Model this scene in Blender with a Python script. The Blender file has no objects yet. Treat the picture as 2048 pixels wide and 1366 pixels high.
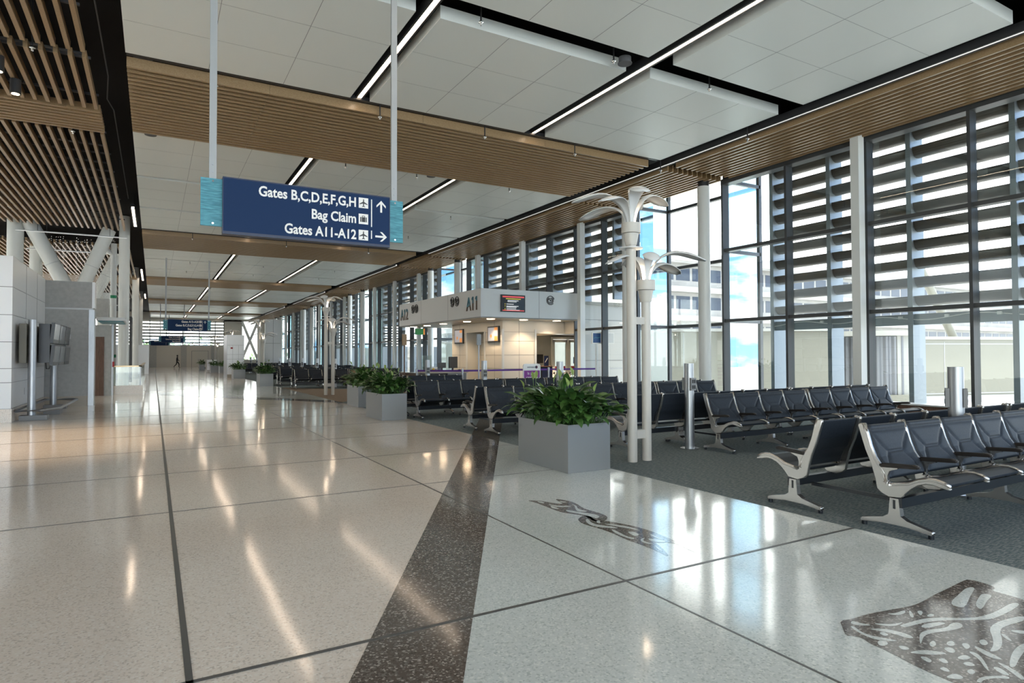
import bpy, bmesh, math, random
from mathutils import Matrix, Vector
random.seed(7)
SC = bpy.context.scene
COL = SC.collection
PI = math.pi

# ------------------------------------------------------------------ camera
cam = bpy.data.cameras.new('camera'); camo = bpy.data.objects.new('camera', cam); COL.objects.link(camo)
cam.sensor_width = 36.0; cam.lens = 1255.31 / 2048 * 36.0; cam.clip_start = 0.05; cam.clip_end = 1500
Rv = Vector((0.868387, -0.495878, -0.003066)); Uv = Vector((-0.008158, -0.020468, 0.999757)); Fv = Vector((0.495820, 0.868151, 0.021819))
camo.matrix_world = Matrix(((Rv.x, Uv.x, -Fv.x, 0), (Rv.y, Uv.y, -Fv.y, 0), (Rv.z, Uv.z, -Fv.z, 1.5), (0, 0, 0, 1)))
SC.camera = camo
vs = SC.view_settings; vs.view_transform = 'Standard'; vs.look = 'None'; vs.gamma = 1.0; vs.exposure = 1.86; vs.use_curve_mapping = False

# ------------------------------------------------------------------ sky and sun
W = bpy.data.worlds.new('sky'); SC.world = W; W.use_nodes = True
nt = W.node_tree; nt.nodes.clear()
def N(t, k, **kw):
    n = t.nodes.new(k)
    for a, v in kw.items(): setattr(n, a, v)
    return n
out = N(nt, 'ShaderNodeOutputWorld'); bg = N(nt, 'ShaderNodeBackground'); tc = N(nt, 'ShaderNodeTexCoord')
sep = N(nt, 'ShaderNodeSeparateXYZ'); nz = N(nt, 'ShaderNodeTexNoise'); mp = N(nt, 'ShaderNodeMapping')
nz.inputs['Scale'].default_value = 3.0; nz.inputs['Detail'].default_value = 7; nz.inputs['Roughness'].default_value = 0.6
mp.inputs['Scale'].default_value = (1, 1, 2.6)
nt.links.new(tc.outputs['Generated'], sep.inputs[0]); nt.links.new(tc.outputs['Generated'], mp.inputs[0]); nt.links.new(mp.outputs[0], nz.inputs['Vector'])
m1 = N(nt, 'ShaderNodeMath', operation='MULTIPLY_ADD'); m1.inputs[1].default_value = -0.15; nt.links.new(sep.outputs[0], m1.inputs[0]); nt.links.new(nz.outputs[0], m1.inputs[2])
m2 = N(nt, 'ShaderNodeMath', operation='MULTIPLY_ADD'); m2.inputs[1].default_value = 0.15; nt.links.new(sep.outputs[1], m2.inputs[0]); nt.links.new(m1.outputs[0], m2.inputs[2])
cr = N(nt, 'ShaderNodeValToRGB'); cr.color_ramp.elements[0].position = 0.28; cr.color_ramp.elements[1].position = 0.42
cr.color_ramp.elements[0].color = (0, 0, 0, 1); cr.color_ramp.elements[1].color = (1, 1, 1, 1)
nt.links.new(m2.outputs[0], cr.inputs[0])
grad = N(nt, 'ShaderNodeValToRGB'); grad.color_ramp.elements[0].position = 0.0; grad.color_ramp.elements[1].position = 0.6
grad.color_ramp.elements[0].color = (0.13, 0.27, 0.50, 1); grad.color_ramp.elements[1].color = (0.045, 0.14, 0.36, 1)
nt.links.new(sep.outputs[2], grad.inputs[0])
mx = N(nt, 'ShaderNodeMix', data_type='RGBA'); nt.links.new(cr.outputs[0], mx.inputs[0]); nt.links.new(grad.outputs[0], mx.inputs[6]); mx.inputs[7].default_value = (1.0, 0.985, 0.96, 1)
nt.links.new(mx.outputs[2], bg.inputs[0]); bg.inputs[1].default_value = 2.05; nt.links.new(bg.outputs[0], out.inputs[0])

sun = bpy.data.lights.new('sun', 'SUN'); sun.energy = 2.8; sun.angle = 0.01; sun.color = (1, 0.96, 0.9)
suno = bpy.data.objects.new('sun', sun); COL.objects.link(suno)
suno.rotation_euler = Vector((-0.22, 0.16, -0.96)).to_track_quat('-Z', 'Y').to_euler()

# ------------------------------------------------------------------ materials
def mat(name, col, rough=0.5, metal=0.0, spec=0.5, emit=None, estr=0.0, alpha=None):
    m = bpy.data.materials.new(name); m.use_nodes = True
    b = m.node_tree.nodes['Principled BSDF']
    b.inputs['Base Color'].default_value = (*col, 1); b.inputs['Roughness'].default_value = rough; b.inputs['Metallic'].default_value = metal
    b.inputs['Specular IOR Level'].default_value = spec
    if emit: b.inputs['Emission Color'].default_value = (*emit, 1); b.inputs['Emission Strength'].default_value = estr
    return m
def noisy(name, c0, c1, scale, rough=0.5, metal=0.0, kind='noise', lo=0.35, hi=0.65, bump=0.0, stretch=None, spec=0.5, detail=4):
    m = mat(name, c0, rough, metal, spec); t = m.node_tree; b = t.nodes['Principled BSDF']
    tc = N(t, 'ShaderNodeTexCoord'); mp = N(t, 'ShaderNodeMapping'); t.links.new(tc.outputs['Object'], mp.inputs[0])
    if stretch: mp.inputs['Scale'].default_value = stretch
    if kind == 'noise':
        x = N(t, 'ShaderNodeTexNoise'); x.inputs['Detail'].default_value = detail; o = x.outputs[0]
    else:
        x = N(t, 'ShaderNodeTexVoronoi'); o = x.outputs['Color']
    x.inputs['Scale'].default_value = scale; t.links.new(mp.outputs[0], x.inputs['Vector'])
    r = N(t, 'ShaderNodeValToRGB'); r.color_ramp.elements[0].position = lo; r.color_ramp.elements[1].position = hi
    r.color_ramp.elements[0].color = (*c0, 1); r.color_ramp.elements[1].color = (*c1, 1)
    t.links.new(o, r.inputs[0]); t.links.new(r.outputs[0], b.inputs['Base Color'])
    if bump:
        bp = N(t, 'ShaderNodeBump'); bp.inputs['Strength'].default_value = bump; bp.inputs['Distance'].default_value = 0.01
        t.links.new(o, bp.inputs['Height']); t.links.new(bp.outputs[0], b.inputs['Normal'])
    return m
def terrazzo(name, base, chips, rough=0.10, scale=95.0, lo=0.62, big=0.06):
    m = mat(name, base, rough, 0, 0.55); t = m.node_tree; b = t.nodes['Principled BSDF']
    tc = N(t, 'ShaderNodeTexCoord')
    v = N(t, 'ShaderNodeTexVoronoi'); v.inputs['Scale'].default_value = scale; t.links.new(tc.outputs['Object'], v.inputs['Vector'])
    sp = N(t, 'ShaderNodeSeparateColor'); t.links.new(v.outputs['Color'], sp.inputs[0])
    r = N(t, 'ShaderNodeValToRGB'); e = r.color_ramp.elements
    r.color_ramp.interpolation = 'CONSTANT'
    e[0].position = 0; e[0].color = (*base, 1); e[1].position = lo; e[1].color = (*chips[0], 1)
    step = (1 - lo) / len(chips)
    for i, c in enumerate(chips[1:]):
        k = e.new(lo + step * (i + 1)); k.color = (*c, 1)
    t.links.new(sp.outputs[0], r.inputs[0])
    n = N(t, 'ShaderNodeTexNoise'); n.inputs['Scale'].default_value = 0.8; n.inputs['Detail'].default_value = 3; t.links.new(tc.outputs['Object'], n.inputs['Vector'])
    mr = N(t, 'ShaderNodeMapRange'); mr.inputs[3].default_value = 1 - big; mr.inputs[4].default_value = 1 + big; t.links.new(n.outputs[0], mr.inputs[0])
    mm = N(t, 'ShaderNodeMix', data_type='RGBA', blend_type='MULTIPLY'); mm.inputs[0].default_value = 1; t.links.new(r.outputs[0], mm.inputs[6]); t.links.new(mr.outputs[0], mm.inputs[7])
    t.links.new(mm.outputs[2], b.inputs['Base Color'])
    n2 = N(t, 'ShaderNodeTexNoise'); n2.inputs['Scale'].default_value = 1.6; n2.inputs['Detail'].default_value = 2; t.links.new(tc.outputs['Object'], n2.inputs['Vector'])
    bp = N(t, 'ShaderNodeBump'); bp.inputs['Strength'].default_value = 0.10; bp.inputs['Distance'].default_value = 0.02; t.links.new(n2.outputs[0], bp.inputs['Height']); t.links.new(bp.outputs[0], b.inputs['Normal'])
    return m
def glassmat(name, tint=(0.93, 0.97, 0.96), base=0.08, rough=0.0):
    m = bpy.data.materials.new(name); m.use_nodes = True; t = m.node_tree; t.nodes.clear()
    o = N(t, 'ShaderNodeOutputMaterial'); mix = N(t, 'ShaderNodeMixShader'); tr = N(t, 'ShaderNodeBsdfTransparent'); gl = N(t, 'ShaderNodeBsdfGlossy')
    tr.inputs[0].default_value = (*tint, 1); gl.inputs['Roughness'].default_value = rough; gl.inputs[0].default_value = (0.95, 1, 1, 1)
    lw = N(t, 'ShaderNodeLayerWeight'); lw.inputs[0].default_value = 0.5
    p = N(t, 'ShaderNodeMath', operation='POWER'); p.inputs[1].default_value = 4.0; t.links.new(lw.outputs['Facing'], p.inputs[0])
    a = N(t, 'ShaderNodeMath', operation='MULTIPLY_ADD'); a.inputs[1].default_value = 0.9 - base; a.inputs[2].default_value = base; t.links.new(p.outputs[0], a.inputs[0])
    t.links.new(a.outputs[0], mix.inputs[0]); t.links.new(tr.outputs[0], mix.inputs[1]); t.links.new(gl.outputs[0], mix.inputs[2]); t.links.new(mix.outputs[0], o.inputs[0])
    return m
M = {}
M['terr'] = terrazzo('warm_terrazzo', (0.83, 0.74, 0.645), [(0.74, 0.65, 0.56), (0.86, 0.785, 0.70), (0.65, 0.57, 0.49), (0.88, 0.82, 0.74)])
M['green'] = terrazzo('green_terrazzo', (0.66, 0.70, 0.675), [(0.58, 0.63, 0.60), (0.71, 0.75, 0.72), (0.50, 0.55, 0.53), (0.78, 0.81, 0.77)])
M['dark'] = terrazzo('dark_terrazzo', (0.125, 0.105, 0.09), [(0.09, 0.075, 0.065), (0.17, 0.15, 0.13), (0.20, 0.18, 0.16), (0.40, 0.36, 0.32)], lo=0.55)
M['joint'] = mat('joint', (0.10, 0.10, 0.095), 0.4)
M['carpet'] = noisy('carpet', (0.10, 0.135, 0.145), (0.235, 0.255, 0.25), 30, 0.95, bump=0.3, stretch=(0.6, 2.6, 1), spec=0.1, lo=0.4, hi=0.62)
M['carpetd'] = noisy('carpet_dark', (0.07, 0.065, 0.058), (0.13, 0.12, 0.105), 30, 0.95, bump=0.3, stretch=(0.6, 2.6, 1), spec=0.1, lo=0.4, hi=0.62)
M['carpetb'] = noisy('carpet_brown', (0.17, 0.13, 0.10), (0.30, 0.25, 0.20), 30, 0.95, bump=0.3, stretch=(0.6, 2.6, 1), spec=0.1)
M['panel'] = mat('white_ceiling', (0.67, 0.69, 0.66), 0.35, 0, 0.4)
M['wood'] = noisy('slat_wood', (0.275, 0.178, 0.090), (0.345, 0.235, 0.128), 6, 0.3, stretch=(8, 8, 14))
M['woodd'] = noisy('door_wood', (0.10, 0.05, 0.03), (0.15, 0.08, 0.05), 5, 0.5, stretch=(10, 10, 1))
M['black'] = mat('void_black', (0.012, 0.012, 0.013), 0.8, 0, 0.2)
M['blackm'] = mat('black_metal', (0.02, 0.02, 0.022), 0.45)
M['duct'] = mat('dark_duct', (0.085, 0.085, 0.09), 0.6)
M['led'] = mat('led_strip', (1, 1, 1), 0.4, emit=(1.0, 0.78, 0.58), estr=4.2)
M['ledw'] = mat('led_soft', (1, 1, 1), 0.4, emit=(1.0, 0.95, 0.90), estr=0.2)
M['down'] = mat('downlight_lens', (1, 1, 1), 0.4, emit=(1.0, 0.72, 0.45), estr=9.0)
M['uplens'] = mat('uplight_lens', (1, 1, 1), 0.4, emit=(1.0, 0.78, 0.55), estr=2.0)
M['steel'] = noisy('brushed_steel', (0.36, 0.375, 0.39), (0.44, 0.455, 0.47), 12, 0.42, 1.0, stretch=(20, 20, 0.4))
M['steelm'] = mat('planter_metal', (0.275, 0.285, 0.29), 0.42, 0.4)
M['alu'] = mat('polished_aluminium', (0.47, 0.46, 0.445), 0.27, 0.95)
M['chrome'] = mat('chrome', (0.8, 0.8, 0.8), 0.12, 1.0)
M['leather'] = noisy('black_vinyl', (0.016, 0.021, 0.029), (0.022, 0.028, 0.037), 60, 0.5, bump=0.03, spec=0.25)
M['armpad'] = mat('arm_pad', (0.022, 0.018, 0.016), 0.5)
M['beam'] = mat('beam_black', (0.012, 0.016, 0.022), 0.3)
M['white'] = mat('white_paint', (0.74, 0.74, 0.72), 0.35)
M['column'] = mat('column_white', (0.68, 0.69, 0.665), 0.3)
M['cream'] = mat('cream_post', (0.56, 0.535, 0.485), 0.35)
M['petal'] = mat('frosted_petal', (0.62, 0.63, 0.63), 0.22)
M['petal'].node_tree.nodes['Principled BSDF'].inputs['Subsurface Weight'].default_value = 0.0
M['frame'] = mat('anodised_frame', (0.055, 0.058, 0.06), 0.4, 0.3)
M['louver'] = mat('louver_metal', (0.085, 0.08, 0.072), 0.45, 0.2)
M['louvpost'] = mat('louver_post', (0.20, 0.235, 0.26), 0.4, 0.3)
M['glass'] = glassmat('window_glass', (0.88, 0.945, 0.935), 0.09)
M['coated'] = glassmat('coated_bay_glass', (0.50, 0.72, 0.78), 0.5)
M['bglass'] = glassmat('balustrade_glass', (0.86, 0.94, 0.91), 0.10)
M['wpanel'] = mat('white_wall_panel', (0.84, 0.86, 0.87), 0.2)
M['gpanel'] = noisy('grey_wall', (0.36, 0.36, 0.345), (0.41, 0.41, 0.395), 9, 0.5)
M['beige'] = mat('beige_panel', (0.56, 0.53, 0.47), 0.35)
M['seam'] = mat('panel_seam', (0.07, 0.07, 0.07), 0.6)
M['fascia'] = mat('fascia_metal', (0.55, 0.56, 0.555), 0.35, 0.1)
M['navy'] = mat('sign_navy', (0.009, 0.030, 0.090), 0.5, 0, 0.15)
M['navyd'] = mat('sign_navy_edge', (0.02, 0.03, 0.07), 0.4)
M['teal'] = noisy('sign_teal', (0.025, 0.17, 0.22), (0.08, 0.33, 0.40), 9, 0.35, bump=0.5, stretch=(1, 1, 9))
M['signw'] = mat('sign_white', (0.86, 0.84, 0.80), 0.5)
M['signpost'] = mat('sign_post', (0.36, 0.37, 0.37), 0.4, 0.2)
M['screen'] = mat('screen_dark', (0.01, 0.011, 0.013), 0.18)
M['bezel'] = mat('bezel_black', (0.012, 0.012, 0.012), 0.35)
M['purple'] = mat('purple_belt', (0.10, 0.025, 0.24), 0.6)
M['purplel'] = mat('purple_print', (0.24, 0.035, 0.26), 0.5)
M['leaf'] = noisy('leaf_green', (0.035, 0.095, 0.022), (0.10, 0.21, 0.045), 5, 0.28, lo=0.3, hi=0.7)
M['leafd'] = noisy('leaf_dark', (0.022, 0.066, 0.018), (0.055, 0.13, 0.03), 5, 0.3)
M['spathe'] = mat('spathe_green', (0.24, 0.33, 0.09), 0.45)
M['stem'] = mat('stem_green', (0.10, 0.19, 0.05), 0.5)
M['soil'] = noisy('soil', (0.03, 0.02, 0.014), (0.07, 0.05, 0.035), 40, 0.95, bump=0.5)
M['concrete'] = noisy('concrete', (0.50, 0.495, 0.48), (0.58, 0.57, 0.55), 0.6, 0.9)
M['bwhite'] = noisy('building_white', (0.23, 0.228, 0.22), (0.29, 0.287, 0.275), 0.5, 0.8)
M['bglz'] = mat('building_glazing', (0.022, 0.027, 0.04), 0.3)
M['jet'] = mat('jetbridge_beige', (0.135, 0.132, 0.105), 0.5)
M['jetw'] = mat('jetbridge_white', (0.25, 0.25, 0.23), 0.5)
M['corr'] = mat('corrugated_curtain', (0.125, 0.132, 0.145), 0.4, 0.3)
M['teal_num'] = mat('gate_number_teal', (0.02, 0.13, 0.18), 0.5)
M['brown_num'] = mat('gate_number_brown', (0.075, 0.04, 0.018), 0.5)
M['red'] = mat('red', (0.35, 0.02, 0.025), 0.5)
M['redglow'] = mat('screen_red', (0.3, 0.03, 0.03), 0.4, emit=(0.8, 0.10, 0.10), estr=0.2)
M['scrtxt'] = mat('screen_text', (0.5, 0.5, 0.5), 0.4, emit=(0.8, 0.8, 0.8), estr=0.2)
M['scryel'] = mat('screen_yellow', (0.5, 0.4, 0.02), 0.4, emit=(0.8, 0.65, 0.05), estr=0.16)
M['scrpale'] = mat('screen_pale', (0.3, 0.3, 0.33), 0.4, emit=(0.62, 0.62, 0.66), estr=0.1)
M['scror'] = mat('screen_orange', (0.5, 0.2, 0.05), 0.4, emit=(0.75, 0.28, 0.06), estr=0.16)
M['blue'] = mat('blue_print', (0.012, 0.06, 0.20), 0.4)
M['dkblue'] = mat('podium_blue', (0.012, 0.02, 0.06), 0.4)
M['grey'] = mat('mid_grey', (0.22, 0.225, 0.23), 0.5)
M['bead'] = mat('crystal_bead', (0.8, 0.8, 0.8), 0.1, 0.0, emit=(1, 0.95, 0.88), estr=0.15)  # faint glow put into the beads so they show; they are no lamps
M['gold'] = mat('handrail_bronze', (0.48, 0.36, 0.22), 0.3, 1.0)
M['exitg'] = mat('green_label', (0.0, 0.22, 0.09), 0.5)
M['box'] = mat('cardboard', (0.36, 0.24, 0.14), 0.8)
M['yellow'] = mat('yellow_cup', (0.7, 0.45, 0.02), 0.5)
M['cloth'] = mat('dark_cloth', (0.012, 0.012, 0.015), 0.85)
M['skin'] = mat('skin', (0.30, 0.17, 0.11), 0.5)
M['hair'] = mat('hair', (0.015, 0.012, 0.01), 0.6)
M['bark'] = mat('palm_trunk', (0.16, 0.12, 0.09), 0.9)
M['counter_top'] = mat('counter_top', (0.42, 0.37, 0.30), 0.35)
M['counter_front'] = noisy('counter_front', (0.055, 0.055, 0.058), (0.085, 0.085, 0.09), 8, 0.5, stretch=(8, 8, 1))

# ------------------------------------------------------------------ mesh building
class MB:
    def __init__(s): s.v = []; s.f = []; s.m = []; s.sm = []; s.cur = 0; s.smooth = False
    def add(s, vs, fs):
        o = len(s.v); s.v += [tuple(p) for p in vs]
        for f in fs: s.f.append(tuple(i + o for i in f)); s.m.append(s.cur); s.sm.append(s.smooth)
        return s
    def box(s, x0, x1, y0, y1, z0, z1):
        if x0 > x1: x0, x1 = x1, x0
        if y0 > y1: y0, y1 = y1, y0
        if z0 > z1: z0, z1 = z1, z0
        return s.add([(x, y, z) for z in (z0, z1) for y in (y0, y1) for x in (x0, x1)], [(0, 2, 3, 1), (4, 5, 7, 6), (0, 1, 5, 4), (2, 6, 7, 3), (0, 4, 6, 2), (1, 3, 7, 5)])
    def obox(s, p0, p1, w, h):                                   # bar from p0 to p1, horizontal width w, height h
        a = Vector(p0); b = Vector(p1); d = (b - a).normalized(); up = Vector((0, 0, 1)) if abs(d.z) < 0.95 else Vector((1, 0, 0))
        x = d.cross(up).normalized() * w / 2; y = x.cross(d).normalized() * h / 2
        return s.add([q + i * x + j * y for q in (a, b) for i, j in ((-1, -1), (1, -1), (1, 1), (-1, 1))], [(0, 1, 2, 3), (7, 6, 5, 4), (0, 4, 5, 1), (1, 5, 6, 2), (2, 6, 7, 3), (3, 7, 4, 0)])
    def ext(s, prof, axis, a, b):                                # polygon extruded along an axis; prof holds the other two coordinates
        def P(u, w, t): return (t, u, w) if axis == 'x' else ((u, t, w) if axis == 'y' else (u, w, t))
        n = len(prof)
        return s.add([P(u, w, a) for u, w in prof] + [P(u, w, b) for u, w in prof], [tuple(range(n))[::-1], tuple(range(n, 2 * n))] + [(i, (i + 1) % n, n + (i + 1) % n, n + i) for i in range(n)])
    def cyl(s, p0, p1, r0, r1=None, n=20, caps=True):
        r1 = r0 if r1 is None else r1
        a = Vector(p0); b = Vector(p1); d = (b - a).normalized(); up = Vector((0, 0, 1)) if abs(d.z) < 0.95 else Vector((1, 0, 0))
        x = d.cross(up).normalized(); y = x.cross(d)
        vs = [q + r * (math.cos(2 * PI * i / n) * x + math.sin(2 * PI * i / n) * y) for q, r in ((a, r0), (b, r1)) for i in range(n)]
        sm = s.smooth; s.smooth = True; s.add(vs, [(i, (i + 1) % n, n + (i + 1) % n, n + i) for i in range(n)]); s.smooth = False
        if caps: s.add(vs[:n], [tuple(range(n))[::-1]]); s.add(vs[n:], [tuple(range(n))])
        s.smooth = sm; return s
    def lathe(s, prof, c=(0, 0), n=20):                          # prof: (radius, z)
        vs = [(c[0] + r * math.cos(2 * PI * i / n), c[1] + r * math.sin(2 * PI * i / n), z) for r, z in prof for i in range(n)]
        fs = [(k * n + i, k * n + (i + 1) % n, (k + 1) * n + (i + 1) % n, (k + 1) * n + i) for k in range(len(prof) - 1) for i in range(n)]
        sm = s.smooth; s.smooth = True; s.add(vs, fs); s.smooth = sm; return s
    def tube(s, pts, r, n=8, closed=False):
        pts = [Vector(p) for p in pts]; rings = []; L = len(pts); prev = None
        for i, p in enumerate(pts):
            a = pts[i - 1] if (i > 0 or closed) else p; b = pts[(i + 1) % L] if (i < L - 1 or closed) else p
            d = (b - a).normalized()
            if prev is None: up = Vector((0, 0, 1)) if abs(d.z) < 0.95 else Vector((1, 0, 0)); x = d.cross(up).normalized()
            else: x = (prev - d * prev.dot(d)).normalized()
            prev = x; y = x.cross(d); rr = r[i] if isinstance(r, (list, tuple)) else r
            rings.append([p + rr * (math.cos(2 * PI * k / n) * x + math.sin(2 * PI * k / n) * y) for k in range(n)])
        vs = [q for g in rings for q in g]; K = L if closed else L - 1
        sm = s.smooth; s.smooth = True
        s.add(vs, [(i * n + k, i * n + (k + 1) % n, ((i + 1) % L) * n + (k + 1) % n, ((i + 1) % L) * n + k) for i in range(K) for k in range(n)])
        s.smooth = sm
        if not closed: s.add(rings[0], [tuple(range(n))[::-1]]); s.add(rings[-1], [tuple(range(n))])
        return s
    def tray(s, x0, x1, y0, y1, z0, z1, w, zb=None):              # open-topped box with walls of thickness w
        zb = z0 + .03 if zb is None else zb
        o = [(x0, y0), (x1, y0), (x1, y1), (x0, y1)]; i = [(x0 + w, y0 + w), (x1 - w, y0 + w), (x1 - w, y1 - w), (x0 + w, y1 - w)]
        v = [(*p, z0) for p in o] + [(*p, z1) for p in o] + [(*p, z1) for p in i] + [(*p, zb) for p in i]
        return s.add(v, [(0, 3, 2, 1), (12, 13, 14, 15)] + [f for k in range(4) for f in ((k, (k + 1) % 4, 4 + (k + 1) % 4, 4 + k), (4 + k, 4 + (k + 1) % 4, 8 + (k + 1) % 4, 8 + k), (8 + k, 8 + (k + 1) % 4, 12 + (k + 1) % 4, 12 + k))])
    def poly(s, pts, z): return s.add([(x, y, z) for x, y in pts], [tuple(range(len(pts)))])
    def mesh(s, name, mats):
        me = bpy.data.meshes.new(name); me.from_pydata(s.v, [], s.f)
        for m in (mats if isinstance(mats, (list, tuple)) else [mats]): me.materials.append(M[m] if isinstance(m, str) else m)
        me.polygons.foreach_set('material_index', s.m); me.polygons.foreach_set('use_smooth', s.sm); me.update()
        bm = bmesh.new(); bm.from_mesh(me); bmesh.ops.recalc_face_normals(bm, faces=bm.faces); bm.to_mesh(me); bm.free()
        return me

def bevel(me, w, seg=2, ang=0.6):
    bm = bmesh.new(); bm.from_mesh(me); bmesh.ops.remove_doubles(bm, verts=bm.verts, dist=1e-5)
    bmesh.ops.bevel(bm, geom=[e for e in bm.edges if len(e.link_faces) == 2 and e.calc_face_angle(0) > ang], offset=w, segments=seg, affect='EDGES', clamp_overlap=True)
    bm.to_mesh(me); bm.free()
    for p in me.polygons: p.use_smooth = p.area < 0.0015
    return me
def link(o, parent=None):
    COL.objects.link(o)
    if parent is not None:
        o.parent = parent
        o.matrix_parent_inverse = Matrix.LocRotScale(parent.location, parent.rotation_euler, None).inverted() if parent.get('worldbuilt') else Matrix()
    return o
def tag(o, label=None, cat=None, group=None, kind=None):
    if label: o['label'] = label
    if cat: o['category'] = cat
    if group: o['group'] = group
    if kind: o['kind'] = kind
    return o
def thing(name, label, cat, loc=(0, 0, 0), group=None, rz=0.0, world=True, kind=None):   # Empty at the base; with world=True its parts are given in world coordinates
    o = bpy.data.objects.new(name, None); o.empty_display_size = 0.1; o.location = loc; o.rotation_euler = (0, 0, rz); COL.objects.link(o)
    if world: o['worldbuilt'] = 1
    return tag(o, label, cat, group, kind)
def part(name, mb, mats, parent, label=None):
    o = bpy.data.objects.new(name, mb.mesh(name, mats) if isinstance(mb, MB) else mb)
    if parent is not None and parent.type == 'MESH':
        COL.objects.link(o); o.parent = parent
        if parent.get('wb'): o['wb'] = 1
    else: link(o, parent)
    if label: o['label'] = label
    return o
def solo(name, mb, mats, label, cat, group=None, kind=None, loc=None):
    me = mb.mesh(name, mats) if isinstance(mb, MB) else mb
    o = bpy.data.objects.new(name, me)
    if loc is None:                                                # move the origin to the base of the mesh
        n = len(me.vertices)
        xs = [v.co.x for v in me.vertices]; ys = [v.co.y for v in me.vertices]; zs = [v.co.z for v in me.vertices]
        loc = ((min(xs) + max(xs)) / 2, (min(ys) + max(ys)) / 2, min(zs)); me.transform(Matrix.Translation([-c for c in loc]))
    o.location = loc
    COL.objects.link(o); return tag(o, label, cat, group, kind)
def struct(name, mb, mats, label=None, parent=None):
    o = bpy.data.objects.new(name, mb.mesh(name, mats)); COL.objects.link(o)
    if parent is not None: o.parent = parent
    else:
        o['kind'] = 'structure'
        if label: o['label'] = label
    return o
def copytree(o, parent=None):
    c = o.copy(); COL.objects.link(c)
    if parent is not None: c.parent = parent
    for ch in list(o.children): copytree(ch, c)
    return c
def flag_ones(me, size):                                          # give each plain bar of a figure one its slanted flag
    bm = bmesh.new(); bm.from_mesh(me); bm.verts.ensure_lookup_table(); seen = set(); bars = []
    for v in bm.verts:
        if v in seen: continue
        st = [v]; isl = []; seen.add(v)
        while st:
            a = st.pop(); isl.append(a)
            for e in a.link_edges:
                b = e.other_vert(a)
                if b not in seen: seen.add(b); st.append(b)
        xs = [a.co.x for a in isl]; ys = [a.co.y for a in isl]; zs = [a.co.z for a in isl]
        if max(xs) - min(xs) < .22 * size and max(ys) - min(ys) > .5 * size: bars.append((min(xs), max(ys), min(zs), max(zs)))
    for x, y, z0, z1 in bars:
        P = [(x + .02 * size, y), (x - .085 * size, y - .075 * size), (x - .085 * size, y - .165 * size), (x + .02 * size, y - .11 * size)]
        vs = [bm.verts.new((p[0], p[1], z)) for z in (z0, z1) for p in P]
        for f in ((0, 1, 2, 3), (7, 6, 5, 4), (0, 4, 5, 1), (1, 5, 6, 2), (2, 6, 7, 3), (3, 7, 4, 0)): bm.faces.new([vs[i] for i in f])
    bmesh.ops.recalc_face_normals(bm, faces=bm.faces); bm.to_mesh(me); bm.free()
def text(name, body, size, loc, m, parent, rot=(PI / 2, 0, 0), align='RIGHT', bold=0.02, ext=0.004, label=None, sx=1.0):
    cu = bpy.data.curves.new(name, 'FONT'); cu.body = body; cu.size = size; cu.align_x = align; cu.extrude = ext; cu.offset = bold * size; cu.resolution_u = 3
    o = bpy.data.objects.new(name + '_tmp', cu); COL.objects.link(o)
    dg = bpy.context.evaluated_depsgraph_get(); me = bpy.data.meshes.new_from_object(o.evaluated_get(dg))
    bpy.data.objects.remove(o); bpy.data.curves.remove(cu)
    if '1' in body: flag_ones(me, size)
    if sx != 1.0: me.transform(Matrix.Diagonal((sx, 1, 1, 1)))
    me.materials.clear(); me.materials.append(M[m]); me.transform(Matrix.LocRotScale(Vector(loc), Matrix.Rotation(rot[2], 3, 'Z') @ Matrix.Rotation(rot[0], 3, 'X'), None))
    return part(name, me, None, parent, label)
ORD = ['nearest', 'second', 'third', 'fourth', 'fifth', 'sixth', 'seventh', 'eighth', 'ninth']

BANDS = [(12.72, 16.45), (29.9, 33.9), (47.3, 51.2), (65.2, 69.2), (83.1, 87.1)]
YEND = 97.0; YBEG = -9.0; XL = -14.0; XW = 14.5; XB = 16.0; ZC = 6.7

# ================================================================== floor
struct('floor', MB().box(XL, 5.25, YBEG, YEND, -0.2, 0), 'terr', 'warm beige polished terrazzo concourse floor')
b = MB().box(5.25, 16.1, YBEG, YEND, -0.2, 0)
struct('floor_carpet', b, 'carpet', 'teal grey patterned carpet under the seating')
xR = lambda y: 1.245 + 0.5705 * (y - 2.64)
xL = lambda y: 0.79 + 0.569 * (y - 2.9)
struct('floor_green', MB().poly([(xR(-9), -9), (5.25, -9), (5.25, 9.66)], 0.002).poly([(0.15, 29.4), (5.25, 21.3), (5.25, 38)], 0.002), 'green', 'pale green terrazzo wedge of floor')
struct('floor_band', MB().poly([(xL(-9), -9), (xR(-9), -9), (5.25, 9.66), (5.25, 10.74)], 0.0022).poly([(5.25, 20.0), (5.25, 21.3), (0.15, 29.4), (0.15, 27.9)], 0.0022), 'dark', 'dark brown terrazzo band crossing the floor')
struct('floor_carpet_band', MB().poly([(5.25, 9.66), (8.95, 16.1), (8.3, 16.1), (5.25, 10.74)], 0.003), 'carpetd', 'dark brown carpet stripe continuing the terrazzo band')
struct('floor_carpet_brown', MB().poly([(5.25, 20.3), (9.6, 25.6), (5.25, 31.2)], 0.003), 'carpetb', 'brown carpet wedge beyond the planters')
j = MB()
for y in (-0.4, 3.27): j.box(-6, 5.25, y - 0.014, y + 0.014, 0.002, 0.0035)
for y in [6.9, 9.17, 11.45, 13.7, 16.0, 18.3, 20.6, 24, 28, 32, 36, 40, 45, 50, 55, 60, 66, 72, 78, 84, 90]: j.box(-6, 5.25, y - 0.006, y + 0.006, 0.002, 0.0035)
j.box(0.14, 0.172, YBEG, YEND, 0.002, 0.0035); j.box(2.722, 2.738, YBEG, YEND, 0.002, 0.0036)
struct('trim_1', j, 'joint', 'thin dark metal joint strips in the terrazzo')

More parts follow.
